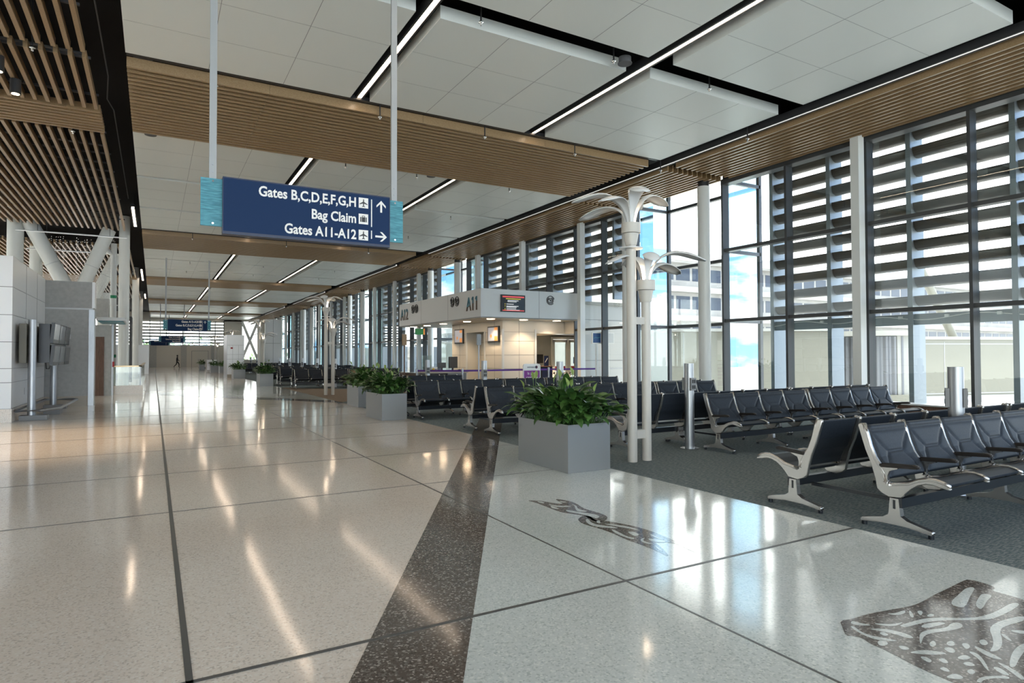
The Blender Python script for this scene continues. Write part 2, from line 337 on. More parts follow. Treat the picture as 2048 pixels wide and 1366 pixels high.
# ================================================================== roof void
struct('ceiling', MB().box(-10.6, 14.7, YBEG, YEND, 7.45, 7.65).box(XL, -13.6, YBEG, YEND, 7.45, 7.65).box(-13.6, -10.6, YBEG, 12, 7.45, 7.65).box(-13.6, -10.6, 52, YEND, 7.45, 7.65), 'black', 'black painted ceiling void above the hanging panels')
struct('roof_eave', MB().box(14.7, 17.3, YBEG, YEND, 7.45, 7.65), 'white', 'white roof eave over the glass facade')
struct('wall_left', MB().box(XL - 0.2, XL, YBEG, YEND, -0.2, 7.45), 'wpanel', 'white wall along the far left side of the hall')
wn_sky = struct('skylight', MB().box(-13.6, -10.6, 12.0, 12.1, 7.4, 7.7).box(-13.6, -10.6, 51.9, 52, 7.4, 7.7).box(-12.15, -12.05, 12, 52, 7.5, 7.6), 'frame', 'unseen added skylight bringing daylight to the far left side of the hall')  # roof opening out of view, added to bring daylight into the left side
struct('pane', MB().add([(-13.6, 12, 7.58), (-10.6, 12, 7.58), (-10.6, 52, 7.58), (-13.6, 52, 7.58)], [(0, 1, 2, 3)]), 'glass', None, wn_sky)

# white ceiling panels -------------------------------------------------
rows = [(0.3, 3.97), (4.57, 8.25), (8.85, 12.5)]
gaps = []
for i, (a, bb) in enumerate(BANDS):
    e = BANDS[i + 1][0] if i + 1 < len(BANDS) else YEND
    n = 3 if i + 1 < len(BANDS) else 2; s0 = bb + 0.3; w = (e - 0.15 - s0) / n
    for k in range(n): rows.append((s0 + k * w, s0 + (k + 1) * w - 0.24))
BX = [(-0.46, 3.4, 'beside the dark void'), (3.8, 7.48, 'between the two light lines'), (8.06, 11.72, 'beside the window soffit')]
def rowname(i):
    if i < 3: return ('third row before', 'second row before', 'row just before')[i] + ' nearest wood band'
    k = i - 3; return ('row just beyond', 'second row beyond', 'third row beyond')[k % 3] + ' ' + ORD[k // 3] + ' wood band'
for i, (y0, y1) in enumerate(rows):
    for (x0, x1, w) in BX:
        b = MB(); b.box(x0, x1, y0, y1, ZC, ZC + 0.21); o = solo('ceiling_panel', b, 'panel', 'white ceiling panel %s, %s' % (w, rowname(i)), 'ceiling panel', 'white hanging ceiling panels')
        if i < 9:
            s_ = MB(); n = 3
            for k in range(1, n): xx = x0 + (x1 - x0) * k / n; s_.box(xx - 0.004, xx + 0.004, y0 + 0.01, y1 - 0.01, ZC - 0.0015, ZC + 0.001)
            for k in range(1, 3): yy = y0 + (y1 - y0) * k / 3; s_.box(x0 + 0.01, x1 - 0.01, yy - 0.0025, yy + 0.0025, ZC - 0.0015, ZC + 0.001)
            me = s_.mesh('panel_joint', 'grey'); me.transform(Matrix.Translation(-o.location)); q = bpy.data.objects.new('panel_joint', me); COL.objects.link(q); q.parent = o

# slatted wood bands ---------------------------------------------------
def slats_x(x0, x1, ys, z0=6.56, z1=6.72, w=0.06):
    b = MB()
    for y in ys: b.box(x0, x1, y, y + w, z0, z1)
    return b
def slats_y(xs, y0, y1, z0=6.56, z1=6.7, w=0.065):
    b = MB()
    for x in xs: b.box(x - w, x, y0, y1, z0, z1)
    return b
def rng(a, b, st):
    r = []
    while a < b: r.append(a); a += st
    return r
for i, (a, e) in enumerate(BANDS):
    t = thing('slat_ceiling', '%s wood slat band crossing the hall between white ceiling panels' % ORD[i], 'slat ceiling', (5.4, a, 6.56), 'wood slat bands across the hall')
    b = MB()
    for y in rng(a, e, 0.19):
        for x0, x1 in ((-0.45, 1.9), (1.905, 5.05), (5.055, 8.2), (8.205, 11.5)): b.box(x0, x1, y, y + 0.06, 6.55, 6.73)
    part('slats', b, 'wood', t)
    c = MB()
    for x in (0.6, 3.4, 6.6, 9.8, 11.2): c.box(x, x + 0.04, a, e, 6.73, 6.77)
    c.box(-0.45, 11.72, a - 0.16, a - 0.06, 6.72, 6.80); c.box(-0.45, 11.72, e + 0.05, e + 0.15, 6.72, 6.80)
    part('carrier_rail', c, 'blackm', t)
# the same over the left side of the hall
LX = rng(-9.43, -1.0, 0.2)
lefts = [('y', YBEG, 12.5, 'before the first dark gap'), ('y', 12.74, 15.3, 'just beyond the first dark gap, with black spotlights'), ('x', 15.45, 16.85, 'lying crosswise, nearest of its direction'), ('y', 16.97, 29.7, 'long run in front of the white braces'),
         ('y', 34.1, 47.1, 'long run behind the first white braces'), ('x', 47.3, 51.2, 'lying crosswise further down the hall'), ('y', 51.4, 65.0, 'farthest run over the dark void edge')]
for d, a, e, w in lefts:
    t = thing('slat_ceiling', 'wood slats over the dark void, %s' % w, 'slat ceiling', (-5, a, 6.56), 'wood slats over the dark void')
    x1 = -1.0 if a < 29 else -2.2
    part('slats', slats_y([x for x in LX if a < 33 or x < -1.0], a, e) if d == 'y' else slats_x(-9.4, -1.0, rng(a, e, 0.19)), 'wood', t)
    c = MB()
    for y in rng(a + 0.4, e, 1.8): c.box(-9.5, -1.0, y, y + 0.04, 6.725, 6.765)
    part('carrier_rail', c, 'duct', t)
# soffit over the windows
sof = [(YBEG, 12.42)]
for i, (a, e) in enumerate(BANDS):
    sof.append((a + 0.02, e + 0.25)); sof.append((e + 0.4, (BANDS[i + 1][0] - 0.25) if i + 1 < len(BANDS) else YEND))
for i, (a, e) in enumerate(sof):
    lab = 'wood slat soffit along the windows, nearest run over the front seating' if i == 0 else ('short wood slat soffit over %s window bay' % ORD[i // 2] if i % 2 else 'wood slat soffit along the windows, run beyond %s window bay' % ORD[i // 2 - 1])
    t = thing('slat_soffit', lab, 'slat ceiling', (13.2, a, 6.56), 'wood slat soffit along the windows')
    b = MB()
    for k in range(12):
        x = 12.2 + 0.185 * k
        b.box(x, x + 0.05, a, e, 6.54, 6.73)
    part('slats', b, 'wood', t)
    c = MB()
    for y in rng(a + 0.3, e, 1.5): c.box(12.15, 14.33, y, y + 0.04, 6.73, 6.77)
    c.box(12.1, 14.35, a, e, 6.79, 6.80)
    part('carrier_rail', c, 'blackm', t)

# linear lights --------------------------------------------------------
spans = [(YBEG, 12.58)] + [(e + 0.35, BANDS[i + 1][0] - 0.1 if i + 1 < len(BANDS) else YEND - 0.5) for i, (a, e) in enumerate(BANDS)]
def strip(x, y0, y1, label, group, zz=6.75, w=0.085, mled='led'):
    t = thing('linear_light', label, 'ceiling light', (x, y0, zz), group)
    part('housing', MB().box(x - w / 2 - 0.035, x - w / 2, y0, y1, zz + 0.0, zz + 0.16).box(x + w / 2, x + w / 2 + 0.035, y0, y1, zz, zz + 0.16).box(x - w / 2, x + w / 2, y0, y1, zz + 0.08, zz + 0.16), 'blackm', t)
    h = MB(); n = max(2, round((y1 - y0) / 4))
    for k in range(n): h.cyl((x, y0 + (y1 - y0) * (k + .5) / n, zz + .16), (x, y0 + (y1 - y0) * (k + .5) / n, 7.46), .008, n=6)
    part('hanger', h, 'blackm', t)
    part('diffuser', MB().box(x - w / 2, x + w / 2, y0, y1, zz + 0.012, zz + 0.07), mled, t)
for x, w in ((3.6, 'line nearest the dark void'), (7.77, 'line nearest the windows')):
    for i, (a, e) in enumerate(spans):
        strip(x, a, e, 'warm linear ceiling light, %s, %s' % (w, 'before nearest wood band' if i == 0 else 'beyond %s wood band' % ORD[i - 1]), 'warm linear ceiling lights')
for i, (a, e) in enumerate(((YBEG, 29.5), (34.3, 47), (51.6, 65), (69.6, 83))):
    strip(12.0, a, e, 'pale linear light along the edge of the window soffit, %s run' % ORD[i], 'pale lights along the soffit', 6.62, 0.07, 'ledw')
for i, (a, e) in enumerate(((26.0, 29.6), (44.5, 50.5), (62, 66))):
    strip(-0.68, a, e, 'short warm linear light in the dark void, %s one' % ORD[i], 'short lights in the dark void')

# sprinklers, speakers, conduit ----------------------------------------
def sprinkler(x, y, label, group, z=6.48, near=True):
    t = thing('sprinkler', label, 'sprinkler', (x, y, z), group)
    part('pipe', MB().cyl((x, y, z + 0.05), (x, y, 7.4), 0.014, n=8), 'blackm', t)
    part('head', MB().lathe([(0.0, z - 0.03), (0.018, z - 0.03), (0.012, z), (0.045, z + 0.012), (0.045, z + 0.018), (0.014, z + 0.05), (0, z + 0.05)], (x, y), 10), 'chrome', t)
for x in (4.35, 6.95, 9.3): sprinkler(x, 8.55, 'small chrome sprinkler in the gap one row before nearest wood band', 'sprinklers before the nearest band', 6.62)
for x in (0.95, 4.05, 6.5, 9.0, 11.82): sprinkler(x, 12.6, 'small chrome sprinkler along the near edge of the nearest wood band', 'sprinklers on the nearest band edge', 6.44)
for x in (4.4, 6.4, 9.4): sprinkler(x, 16.6, 'small dark sprinkler along the far edge of the nearest wood band', 'sprinklers past the nearest band', 6.5)
for x in (1.4, 5.2, 9.0): sprinkler(x, 29.75, 'small sprinkler along the near edge of the second wood band', 'sprinklers on the second band edge', 6.46)
for y in (21.4, 25.9, 38.7, 43.0):
    for x in (1.7, 5.5, 9.6): sprinkler(x, y, 'tiny dark sprinkler between white panels beyond the sign', 'tiny sprinklers between far panels', 6.6)
sprinkler(-1.75, 12.62, 'chrome sprinkler among the wood slats over the dark void, first gap', 'sprinklers over the dark void', 6.5)
sprinkler(-1.6, 16.9, 'chrome sprinkler among the wood slats over the dark void, second gap', 'sprinklers over the dark void', 6.5)
sprinkler(11.88, 9.8, 'chrome sprinkler beside the pale soffit light', 'sprinklers on the soffit', 6.46)
for x, y, w in ((7.2, 8.55, 'between two white panels near the second light line'), (-0.1, 16.75, 'at the far edge of the nearest wood band by the void'), (6.9, 16.75, 'at the far edge of the nearest wood band by a light')):
    solo('ceiling_speaker', MB().cyl((x, y, 6.66), (x, y, 6.76), 0.11, n=24).cyl((x, y, 6.645), (x, y, 6.66), 0.125, n=24), 'duct', 'round dark ceiling speaker %s' % w, 'speaker', 'ceiling speakers')
for k, y in enumerate((10.4, 13.6, 17.6, 19.3, 21.0, 22.9, 24.7, 26.4, 28.3)):
    solo('conduit', MB().tube([(-9, y, 6.98), (-1.1, y, 6.98)], 0.028, 8).tube([(-9, y + 0.22, 7.03), (-1.1, y + 0.22, 7.03)], 0.02, 8), 'duct', 'dark conduit pair crossing above the slats over the dark void', 'pipe', 'conduits in the dark void')
solo('cable', MB().tube([(-0.85, 6, 6.9), (-0.82, 12, 6.92), (-0.8, 14.2, 6.88), (-0.88, 15.4, 6.85), (-0.8, 16.2, 6.9), (-0.8, 22, 6.92), (-0.8, 25.3, 6.95)], 0.012, 6), 'duct', 'thin loose cable along the dark void', 'cable')
solo('duct', MB().cyl((-0.22, 1, 7.2), (-0.22, 60, 7.2), 0.16, n=14), 'duct', 'round black duct along the dark void', 'duct')
def spotcan(x, y, z, w):
    t = thing('spotlight', 'black cylinder spotlight under the wood slats, %s' % w, 'spotlight', (x, y, z), 'black spotlights')
    part('can', MB().cyl((x, y, z), (x, y, z + 0.26), 0.085, n=20), 'blackm', t); part('lens', MB().cyl((x, y, z - 0.004), (x, y, z), 0.06, n=16), 'down', t)
    l = bpy.data.lights.new('spot', 'SPOT'); l.energy = 190; l.color = (1, 0.72, 0.45); l.spot_size = 1.1; l.spot_blend = 0.7; l.shadow_soft_size = 0.06
    lo = bpy.data.objects.new('spot', l); lo.location = (x, y, z - 0.05); COL.objects.link(lo); lo.parent = t; lo.matrix_parent_inverse = Matrix.Translation((-x, -y, -z))
spotcan(-2.3, 13.3, 6.28, 'nearer one'); spotcan(-2.22, 14.3, 6.28, 'farther one')

# ================================================================== glass facade
ZT = (2.48, 4.53); ZS = 0.42; ZH = 6.45
wn = [0]
def facade(mull, posts, skip=None):
    wn[0] += 1; y0, y1 = mull[0], mull[-1]
    b = MB()
    for y in mull:
        z0 = 3.5 if (skip and skip[0] + 0.1 < y < skip[1] - 0.1) else 0
        b.box(14.36, 14.62, y - 0.032, y + 0.032, z0, 6.6)
    for i in range(len(mull) - 1):
        a, e = mull[i] + 0.032, mull[i + 1] - 0.032
        if not (skip and skip[0] - 0.1 < mull[i] and mull[i + 1] < skip[1] + 0.1):
            b.box(14.40, 14.62, a, e, ZT[0] - 0.045, ZT[0] + 0.045)
        b.box(14.40, 14.62, a, e, ZT[1] - 0.045, ZT[1] + 0.045)
    b.box(14.34, 14.64, y0, y1, ZH, ZH + 0.15)
    w = struct('window_%d' % wn[0], b, 'frame', 'run %d of the grey framed window wall' % wn[0])
    g = MB()
    if skip: g.box(14.5, 14.506, y0, skip[0], ZS, ZH).box(14.5, 14.506, skip[1], y1, ZS, ZH).box(14.5, 14.506, skip[0], skip[1], 3.5, ZH)
    else: g.box(14.5, 14.506, y0, y1, ZS, ZH)
    g2 = MB(); g2.v = [v for v in g.v]; g2.f = [f for f in g.f if all(abs(g.v[i][0] - 14.5) < 1e-4 for i in f)]; g2.m = [0] * len(g2.f); g2.sm = [False] * len(g2.f)
    struct('pane', g2, 'glass', None, w)
    k = MB(); ks = MB()
    for a, e in ([(y0, skip[0]), (skip[1], y1)] if skip else [(y0, y1)]):
        k.box(14.28, 14.62, a, e, 0, ZS - 0.03); ks.box(14.22, 14.66, a, e, ZS - 0.03, ZS)
    struct('kick_panel', k, 'woodd', None, w); struct('sill', ks, 'fascia', None, w)
    for y in posts: cols.append((y,))
cols = []
facade([-8.53, -6.4, -4.27, -2.13, 0, 2.13, 4.27, 6.4, 8.53, 10.67, 12.78], [4.27, 8.62])
facade([16.72, 18.45, 20.2, 22.2, 24.2, 26.1, 28.0, 29.95], [19.5, 23.9, 28.3], (20.2, 24.2))
for i in range(1, 5):
    a = BANDS[i][1] + 0.05; e = (BANDS[i + 1][0] + 0.05) if i < 4 else 96.8
    n = max(2, round((e - a) / 2.2)); ml = [a + (e - a) * k / n for k in range(n + 1)]
    facade(ml, [ml[k] + 0.25 for k in range(1, n, 2)])
for (y,) in cols:
    n = len([o for o in bpy.data.objects if o.name.startswith('post_')]) + 1
    struct('post_%d' % n, MB().box(14.08, 14.30, y - 0.10, y + 0.10, 0, 6.58), 'column', 'square white post on the window wall')
for i, (a, e) in enumerate(BANDS):
    y0, y1 = a + 0.08, e + 0.22
    wn[0] += 1
    b = MB()
    for x, y in ((16.0, y0), (16.0, y1), (14.55, y0), (14.55, y1)): b.box(x - 0.06, x + 0.06, y - 0.05, y + 0.05, 0, 7.45)
    for z in (0.15, ZT[0], ZT[1], 6.59):
        b.box(15.9, 16.05, y0, y1, z - 0.05, z + 0.05); b.box(14.6, 16, y0 - 0.05, y0 + 0.05, z - 0.05, z + 0.05); b.box(14.6, 16, y1 - 0.05, y1 + 0.05, z - 0.05, z + 0.05)
    w = struct('window_%d' % wn[0], b, 'frame', '%s projecting glass bay' % ORD[i])
    g = MB().add([(16, y0, .2), (16, y1, .2), (16, y1, 7.4), (16, y0, 7.4)], [(0, 1, 2, 3)]).add([(14.55, y0, .2), (16, y0, .2), (16, y0, 7.4), (14.55, y0, 7.4)], [(0, 1, 2, 3)]).add([(14.55, y1, .2), (16, y1, .2), (16, y1, 7.4), (14.55, y1, 7.4)], [(0, 1, 2, 3)])
    for q in (1, 2): g.m[q] = 1
    struct('pane', g, ['glass', 'coated'], None, w)
    for y in (y0 + 0.32, y1 - 0.12):
        n = len([o for o in bpy.data.objects if o.name.startswith('column_')]) + 1
        c = struct('column_%d' % n, MB().cyl((13.98, y, 0), (13.98, y, 6.42), 0.175, n=28), 'column', 'round white column at the %s window bay' % ORD[i])
        struct('collar', MB().cyl((13.98, y, 6.42), (13.98, y, 6.7), 0.16, n=20), 'blackm', None, c)
b = MB().box(14.45, 14.7, YBEG, 12.8, 6.6, 7.5)
for i in range(5): b.box(14.45, 14.7, BANDS[i][1] + 0.2, (BANDS[i + 1][0] + 0.1) if i < 4 else YEND, 6.6, 7.5)
struct('wall_right', b, 'blackm')
# far end wall ---------------------------------------------------------
b = MB().box(XL, 8.6, YEND, YEND + 0.2, 0, 2.95).box(8.6, 10.9, YEND, YEND + 0.2, 0, 6.6).box(13.1, 14.6, YEND, YEND + 0.2, 0, 6.6).box(XL, 16, YEND, YEND + 0.2, 6.4, 7.5).box(10.9, 13.1, YEND, YEND + 0.2, 0, 1.0)
struct('wall_far', b, 'beige', 'beige end wall of the concourse')
for k, (x0, x1) in enumerate(((-1.6, 0.35), (3.25, 3.95), (7.0, 7.6))): struct('pilaster_%d' % (k + 1), MB().box(x0, x1, YEND - 0.12, YEND, 0, 3.05), 'gpanel', 'grey pilaster on the end wall')
d = struct('door_1', MB().box(4.6, 6.6, YEND - 0.05, YEND, 0, 2.2), 'beige', 'wide beige door in the end wall'); struct('door_seam', MB().box(4.55, 4.6, YEND - 0.055, YEND, 0, 2.2).box(6.6, 6.65, YEND - 0.055, YEND, 0, 2.2).box(4.55, 6.65, YEND - 0.055, YEND, 2.2, 2.25).box(5.3, 5.8, YEND - 0.08, YEND, 1.0, 1.05), 'grey', None, d)
wn[0] += 1
b = MB()
for x in (-4, -2, -0.45, 1.5, 3.5, 5.5, 7.5, 8.6): b.box(x - 0.05, x + 0.05, YEND, YEND + 0.2, 2.95, 6.4)
w = struct('window_%d' % wn[0], b, 'frame', 'high louvered window in the end wall'); struct('pane', MB().add([(-5, YEND + .1, 2.95), (8.6, YEND + .1, 2.95), (8.6, YEND + .1, 6.4), (-5, YEND + .1, 6.4)], [(0, 1, 2, 3)]), 'glass', None, w)
wn[0] += 1
b = MB().obox((10.95, YEND + .1, 1.0), (13.05, YEND + .1, 6.4), 0.36, 0.36).obox((13.05, YEND - .05, 1.0), (10.95, YEND - .05, 6.4), 0.36, 0.36).box(10.9, 11.0, YEND, YEND + .2, 1, 6.4).box(13, 13.1, YEND, YEND + .2, 1, 6.4)
w = struct('window_%d' % wn[0], b, 'white', 'end window with white crossed braces'); struct('pane', MB().add([(10.9, YEND + .1, 1), (13.1, YEND + .1, 1), (13.1, YEND + .1, 6.4), (10.9, YEND + .1, 6.4)], [(0, 1, 2, 3)]), 'glass', None, w)
# back end: a glazed wall behind the camera
wn[0] += 1
b = MB()
for x in range(-13, 15, 3): b.box(x - 0.04, x + 0.04, YBEG - 0.2, YBEG, 0, 7.5)
b.box(XL, 14.6, YBEG - 0.2, YBEG, 6.6, 7.5)
w = struct('window_%d' % wn[0], b, 'frame'); struct('pane', MB().add([(XL, YBEG - .1, 0), (14.6, YBEG - .1, 0), (14.6, YBEG - .1, 6.6), (XL, YBEG - .1, 6.6)], [(0, 1, 2, 3)]), 'glass', None, w)

# ================================================================== louvres outside
def louver_prof(cx, cz):
    return [(cx + u, cz + w) for u, w in ((-0.17, 0.115), (-0.10, 0.11), (0.0, 0.075), (0.10, 0.005), (0.17, -0.075), (0.12, -0.105), (0.02, -0.11), (-0.07, -0.075), (-0.13, -0.01), (-0.16, 0.06))]
def louvers(ys, label, X=15.35, zbot=-4.0, k0=0):
    t = thing('louver_screen', label, 'louver screen', (X, ys[0], zbot), 'sun louvers outside the windows')
    for y in ys:
        part('post', MB().box(X - 0.16, X + 0.36, y - 0.055, y + 0.055, zbot, 7.3), 'louvpost', t)
    if zbot < -3 and ys[0] < 0:
        c = MB(); pts = []
        for i in range(120):
            u = i / 119; yy = ys[0] + (ys[-1] - ys[0]) * u; pts.append((X - .13, yy, 2.33 + .05 * math.sin(u * 42)))
        c.tube(pts, .010, 6)
        for i in range(14): yy = ys[0] + (ys[-1] - ys[0]) * (i + .5) / 14; c.box(X - .15, X - .1, yy - .04, yy + .04, 2.32, 2.38)
        part('festoon_cable', c, 'white', t)
    for k in range(k0, 11):
        b = MB(); b.smooth = False; z = 2.72 + 0.432 * k
        for i in range(len(ys) - 1):
            a, e = ys[i], ys[i + 1]
            pr = [(x, z2) for x, z2 in louver_prof(X + 0.05, z)]
            n = len(pr); o = len(b.v)
            b.v += [(x, a + 0.07, zz) for x, zz in pr] + [(x, e - 0.07, zz) for x, zz in pr]
            fs = [tuple(range(n))[::-1], tuple(range(n, 2 * n))] + [(q, (q + 1) % n, n + (q + 1) % n, n + q) for q in range(n)]
            for f in fs: b.f.append(tuple(q + o for q in f)); b.m.append(0); b.sm.append(len(f) == 4)
        part('blade', b, 'louver', t)
    if not k0: part('rail', MB().box(X - 0.1, X - 0.04, ys[0], ys[-1], 2.17, 2.42), 'louvpost', t)
nearlouv = louvers([-2.2, -0.1, 1.9, 3.93, 5.98, 8.02, 10.02, 11.75], 'grey sun louvers outside the nearest windows')
louvers([17.2, 18.8, 20.9, 23.0, 25.05], 'grey sun louvers above the boarding passage behind the gate kiosk', zbot=3.62, k0=3)
louvers([25.3, 27.2, 29.2], 'grey sun louvers outside the windows at the far end of the gate kiosk')
for i in range(1, 5):
    a = BANDS[i][1] + 0.6; e = BANDS[i + 1][0] - 0.7 if i < 4 else 96.5
    n = max(2, round((e - a) / 2.1)); louvers([a + (e - a) * k / n for k in range(n + 1)], 'grey sun louvers outside the windows beyond %s bay' % ORD[i])
t = thing('louver_screen', 'horizontal louvers outside the high window of the end wall', 'louver screen', (2, 97.7, 2.8), 'sun louvers outside the windows')
for k in range(9): part('blade', MB().obox((-6, 97.7, 2.95 + 0.42 * k), (9, 97.7, 2.95 + 0.42 * k), 0.3, 0.22), 'louver', t)
for x in (-6, -1.5, 3.5, 8.9): part('post', MB().box(x - 0.06, x + 0.06, 97.75, 98.0, -4, 6.6), 'louvpost', t)

# ================================================================== tandem benches
PIT = 0.61
prof_top = [(.29, .885), (.265, .882), (.24, .80), (.21, .69), (.17, .59), (.125, .525), (.095, .47), (.075, .40), (.045, .378), (-.01, .388), (-.11, .41), (-.19, .45), (-.27, .472), (-.32, .473), (-.37, .462), (-.425, .435)]
prof_bot = [(-.43, .415), (-.36, .425), (-.30, .438), (-.25, .436), (-.19, .415), (-.135, .375), (-.09, .33), (-.055, .287), (.05, .277), (.115, .305), (.15, .335), (.165, .42), (.20, .54), (.25, .66), (.29, .79), (.312, .865), (.305, .882)]
b = MB(); b.ext(prof_top + prof_bot, 'x', -.019, .019); b.tube([(0, y, z + .004) for y, z in prof_top[1:8]], .021, 8); b.tube([(0, y, z + .004) for y, z in prof_top[8:]], .019, 8)
ME = {'frame': bevel(b.mesh('side_frame', 'alu'), .006)}
def seampts(u, v, segs):
    d = 9
    for (a, c), (e, f) in segs:
        L = (e - a) ** 2 + (f - c) ** 2; t = max(0, min(1, ((u - a) * (e - a) + (v - c) * (f - c)) / L)) if L else 0
        d = min(d, math.hypot(u - a - t * (e - a), v - c - t * (f - c)))
    return d
def pad(path, w, segs, name, puff=.015, th=.03, nu=40, nv=46):
    # path: centre line (y,z) from bottom/front to top/rear, u across, v along
    L = [0]
    for p, q in zip(path, path[1:]): L.append(L[-1] + math.hypot(q[0] - p[0], q[1] - p[1]))
    def at(s):
        s *= L[-1]
        for i in range(len(path) - 1):
            if s <= L[i + 1] + 1e-9:
                t = (s - L[i]) / (L[i + 1] - L[i]); p, q = path[i], path[i + 1]; dy, dz = (q[0] - p[0]), (q[1] - p[1]); l = math.hypot(dy, dz)
                return p[0] + t * dy, p[1] + t * dz, -dz / l, dy / l
    b = MB(); b.smooth = True
    for side in (1, -1):
        vs = []
        for jv in range(nv + 1):
            v = jv / nv; y, z, ny, nz = at(v)
            for iu in range(nu + 1):
                u = iu / nu
                if side > 0:
                    d = seampts(u, v, segs); e = min(u, 1 - u, v, 1 - v)
                    h = th / 2 + puff * (1 - math.exp(-d / .022)) * min(1, e / .03)
                    h *= min(1, .35 + e / .03)
                else: h = -th / 2
                vs.append((w * (u - .5), y + ny * h, z + nz * h))
        k = nu + 1
        b.add(vs, [(jv * k + iu, jv * k + iu + 1, (jv + 1) * k + iu + 1, (jv + 1) * k + iu) if side > 0 else (jv * k + iu, (jv + 1) * k + iu, (jv + 1) * k + iu + 1, jv * k + iu + 1) for jv in range(nv) for iu in range(nu)])
    n1 = (nu + 1) * (nv + 1); k = nu + 1
    rim = [i for i in range(nu)] + [jv * k + nu for jv in range(nv)] + [nv * k + i for i in range(nu, 0, -1)] + [jv * k for jv in range(nv, 0, -1)]
    for a, c in zip(rim, rim[1:] + rim[:1]): b.f.append((a, a + n1, c + n1, c)); b.m.append(0); b.sm.append(False)
    return b.mesh(name, 'leather')
bs = [((0, .88), (1, .88)), ((0, .86), (.33, .47)), ((1, .86), (.67, .47)), ((.33, .47), (.67, .47)), ((.33, .47), (.0, .0)), ((.67, .47), (1, .0)), ((.33, .47), (.33, .05)) if 0 else ((.33, .47), (.34, .46))]
bs2 = [((0, .88), (1, .88)), ((0, .86), (.30, .48)), ((1, .86), (.70, .48)), ((.30, .48), (.70, .48)), ((.30, .48), (.06, .06)), ((.70, .48), (.94, .06))]
ME['back'] = pad([(.085, .42), (.10, .475), (.125, .525), (.17, .59), (.21, .69), (.24, .80), (.262, .868)], PIT - .035, bs2, 'back_pad')
ME['seat'] = pad([(.06, .372), (-.01, .385), (-.11, .405), (-.19, .442), (-.27, .463), (-.33, .463), (-.40, .442)], PIT - .035, [((0, .04), (.33, .5)), ((1, .04), (.67, .5)), ((.33, .5), (.67, .5)), ((.33, .5), (.0, .96)), ((.67, .5), (1, .96))], 'seat_pad', .010, .024)
for p in ME['seat'].polygons: p.flip()
b = MB(); b.ext([(.13, .548), (.10, .56), (-.15, .578), (-.19, .572), (-.20, .555), (-.18, .545), (.10, .525), (.13, .53)], 'x', -.027, .027); ME['arm'] = bevel(b.mesh('armrest', 'armpad'), .008)
b = MB(); b.ext([(.11, .53), (-.03, .54), (-.02, .525), (.045, .50), (.06, .46), (.06, .40), (.085, .40), (.09, .47), (.12, .50)], 'x', -.014, .014).cyl((0, .072, .35), (0, .072, .41), .018, n=10); ME['bracket'] = b.mesh('arm_bracket', 'alu')
b = MB()
b.ext([(-.036, .278), (-.05, .13), (.05, .13), (.036, .278)], 'x', -.028, .028)
b.ext([(-.05, .135), (-.10, .105), (-.28, .064), (-.295, .05), (-.29, .03), (-.10, .055), (.10, .055), (.29, .03), (.295, .05), (.28, .064), (.10, .105), (.05, .135)], 'x', -.026, .026)
b.cur = 1; b.box(-.0285, .0285, -.011, .011, .19, .265).box(.0281, .0284, -.011, .011, .19, .265)
ME['leg'] = bevel(b.mesh('leg', ['alu', 'beam']), .008)
b = MB()
b.cyl((0, 0, 0.001), (0, 0, .035), .022, n=10)
ME['glide'] = b.mesh('glide', 'beam')
BM = {}
def bench(n, legs, x, y, flip, label, group, near=False, rod=0):
    if (n, near) not in BM: BM[(n, near)] = MB().box(-.02, n * PIT + .02, -.06, -.005, .205, .285).mesh('beam', 'beam')
    t = thing('tandem_bench', label, 'bench', (x + n * PIT if flip else x, y, 0.003), group, PI if flip else 0, world=False)
    part('beam', BM[(n, near)], None, t)
    def P(nm, key, xx, par=t):
        o = bpy.data.objects.new(nm, ME[key]); o.location = (xx, 0, 0); COL.objects.link(o); o.parent = par; return o
    for k in legs:
        l = P('leg', 'leg', k * PIT)
        if near:
            for gy in (-.275, .275): P('glide', 'glide', 0, l).location = (0, gy, 0)
    for k in range(n + 1):
        f = P('side_frame', 'frame', k * PIT); a = P('armrest', 'arm', k * PIT)
        if near: P('arm_bracket', 'bracket', 0, a)
    for k in range(n): P('seat_pad', 'seat', (k + .5) * PIT); P('back_pad', 'back', (k + .5) * PIT)
    if rod: part('tie_rod', MB().obox((.22, 0.0, .215), (.22, rod, .215), .03, .03), 'beam', t)
    return t
def row(k): return ['nearest', 'second', 'third', 'fourth', 'fifth'][k]
G = 'black tandem seating benches'
bench(6, (0, 3, 6), 5.47, 3.03, 0, 'black tandem bench facing the camera, nearest seating row, aisle end', G, True, rod=.93)
bench(6, (0, 3, 6), 5.47, 4.0, 1, 'black tandem bench turned away, back to back with the nearest row, aisle end', G, True)
bench(4, (0, 2, 4), 9.22, 3.03, 0, 'black tandem bench facing the camera, nearest seating row, window end', G, True)
bench(4, (0, 2, 4), 9.22, 4.0, 1, 'black tandem bench turned away, back to back with the nearest row, window end', G, True)
bench(4, (0, 2, 4), 7.60, 6.86, 0, 'black tandem bench facing the camera, second seating row, beside the outlet post', G, True, rod=.94)
bench(4, (0, 2, 4), 10.13, 6.86, 0, 'black tandem bench facing the camera, second seating row, window end', G, True)
bench(2, (0, 2), 6.50, 7.86, 1, 'black tandem bench turned away behind the tall lamp posts, second row', G, True)
bench(4, (0, 2, 4), 7.78, 7.86, 1, 'black tandem bench turned away behind second seating row, middle', G, True)
bench(4, (0, 2, 4), 10.30, 7.86, 1, 'black tandem bench turned away behind second seating row, window end', G, True)
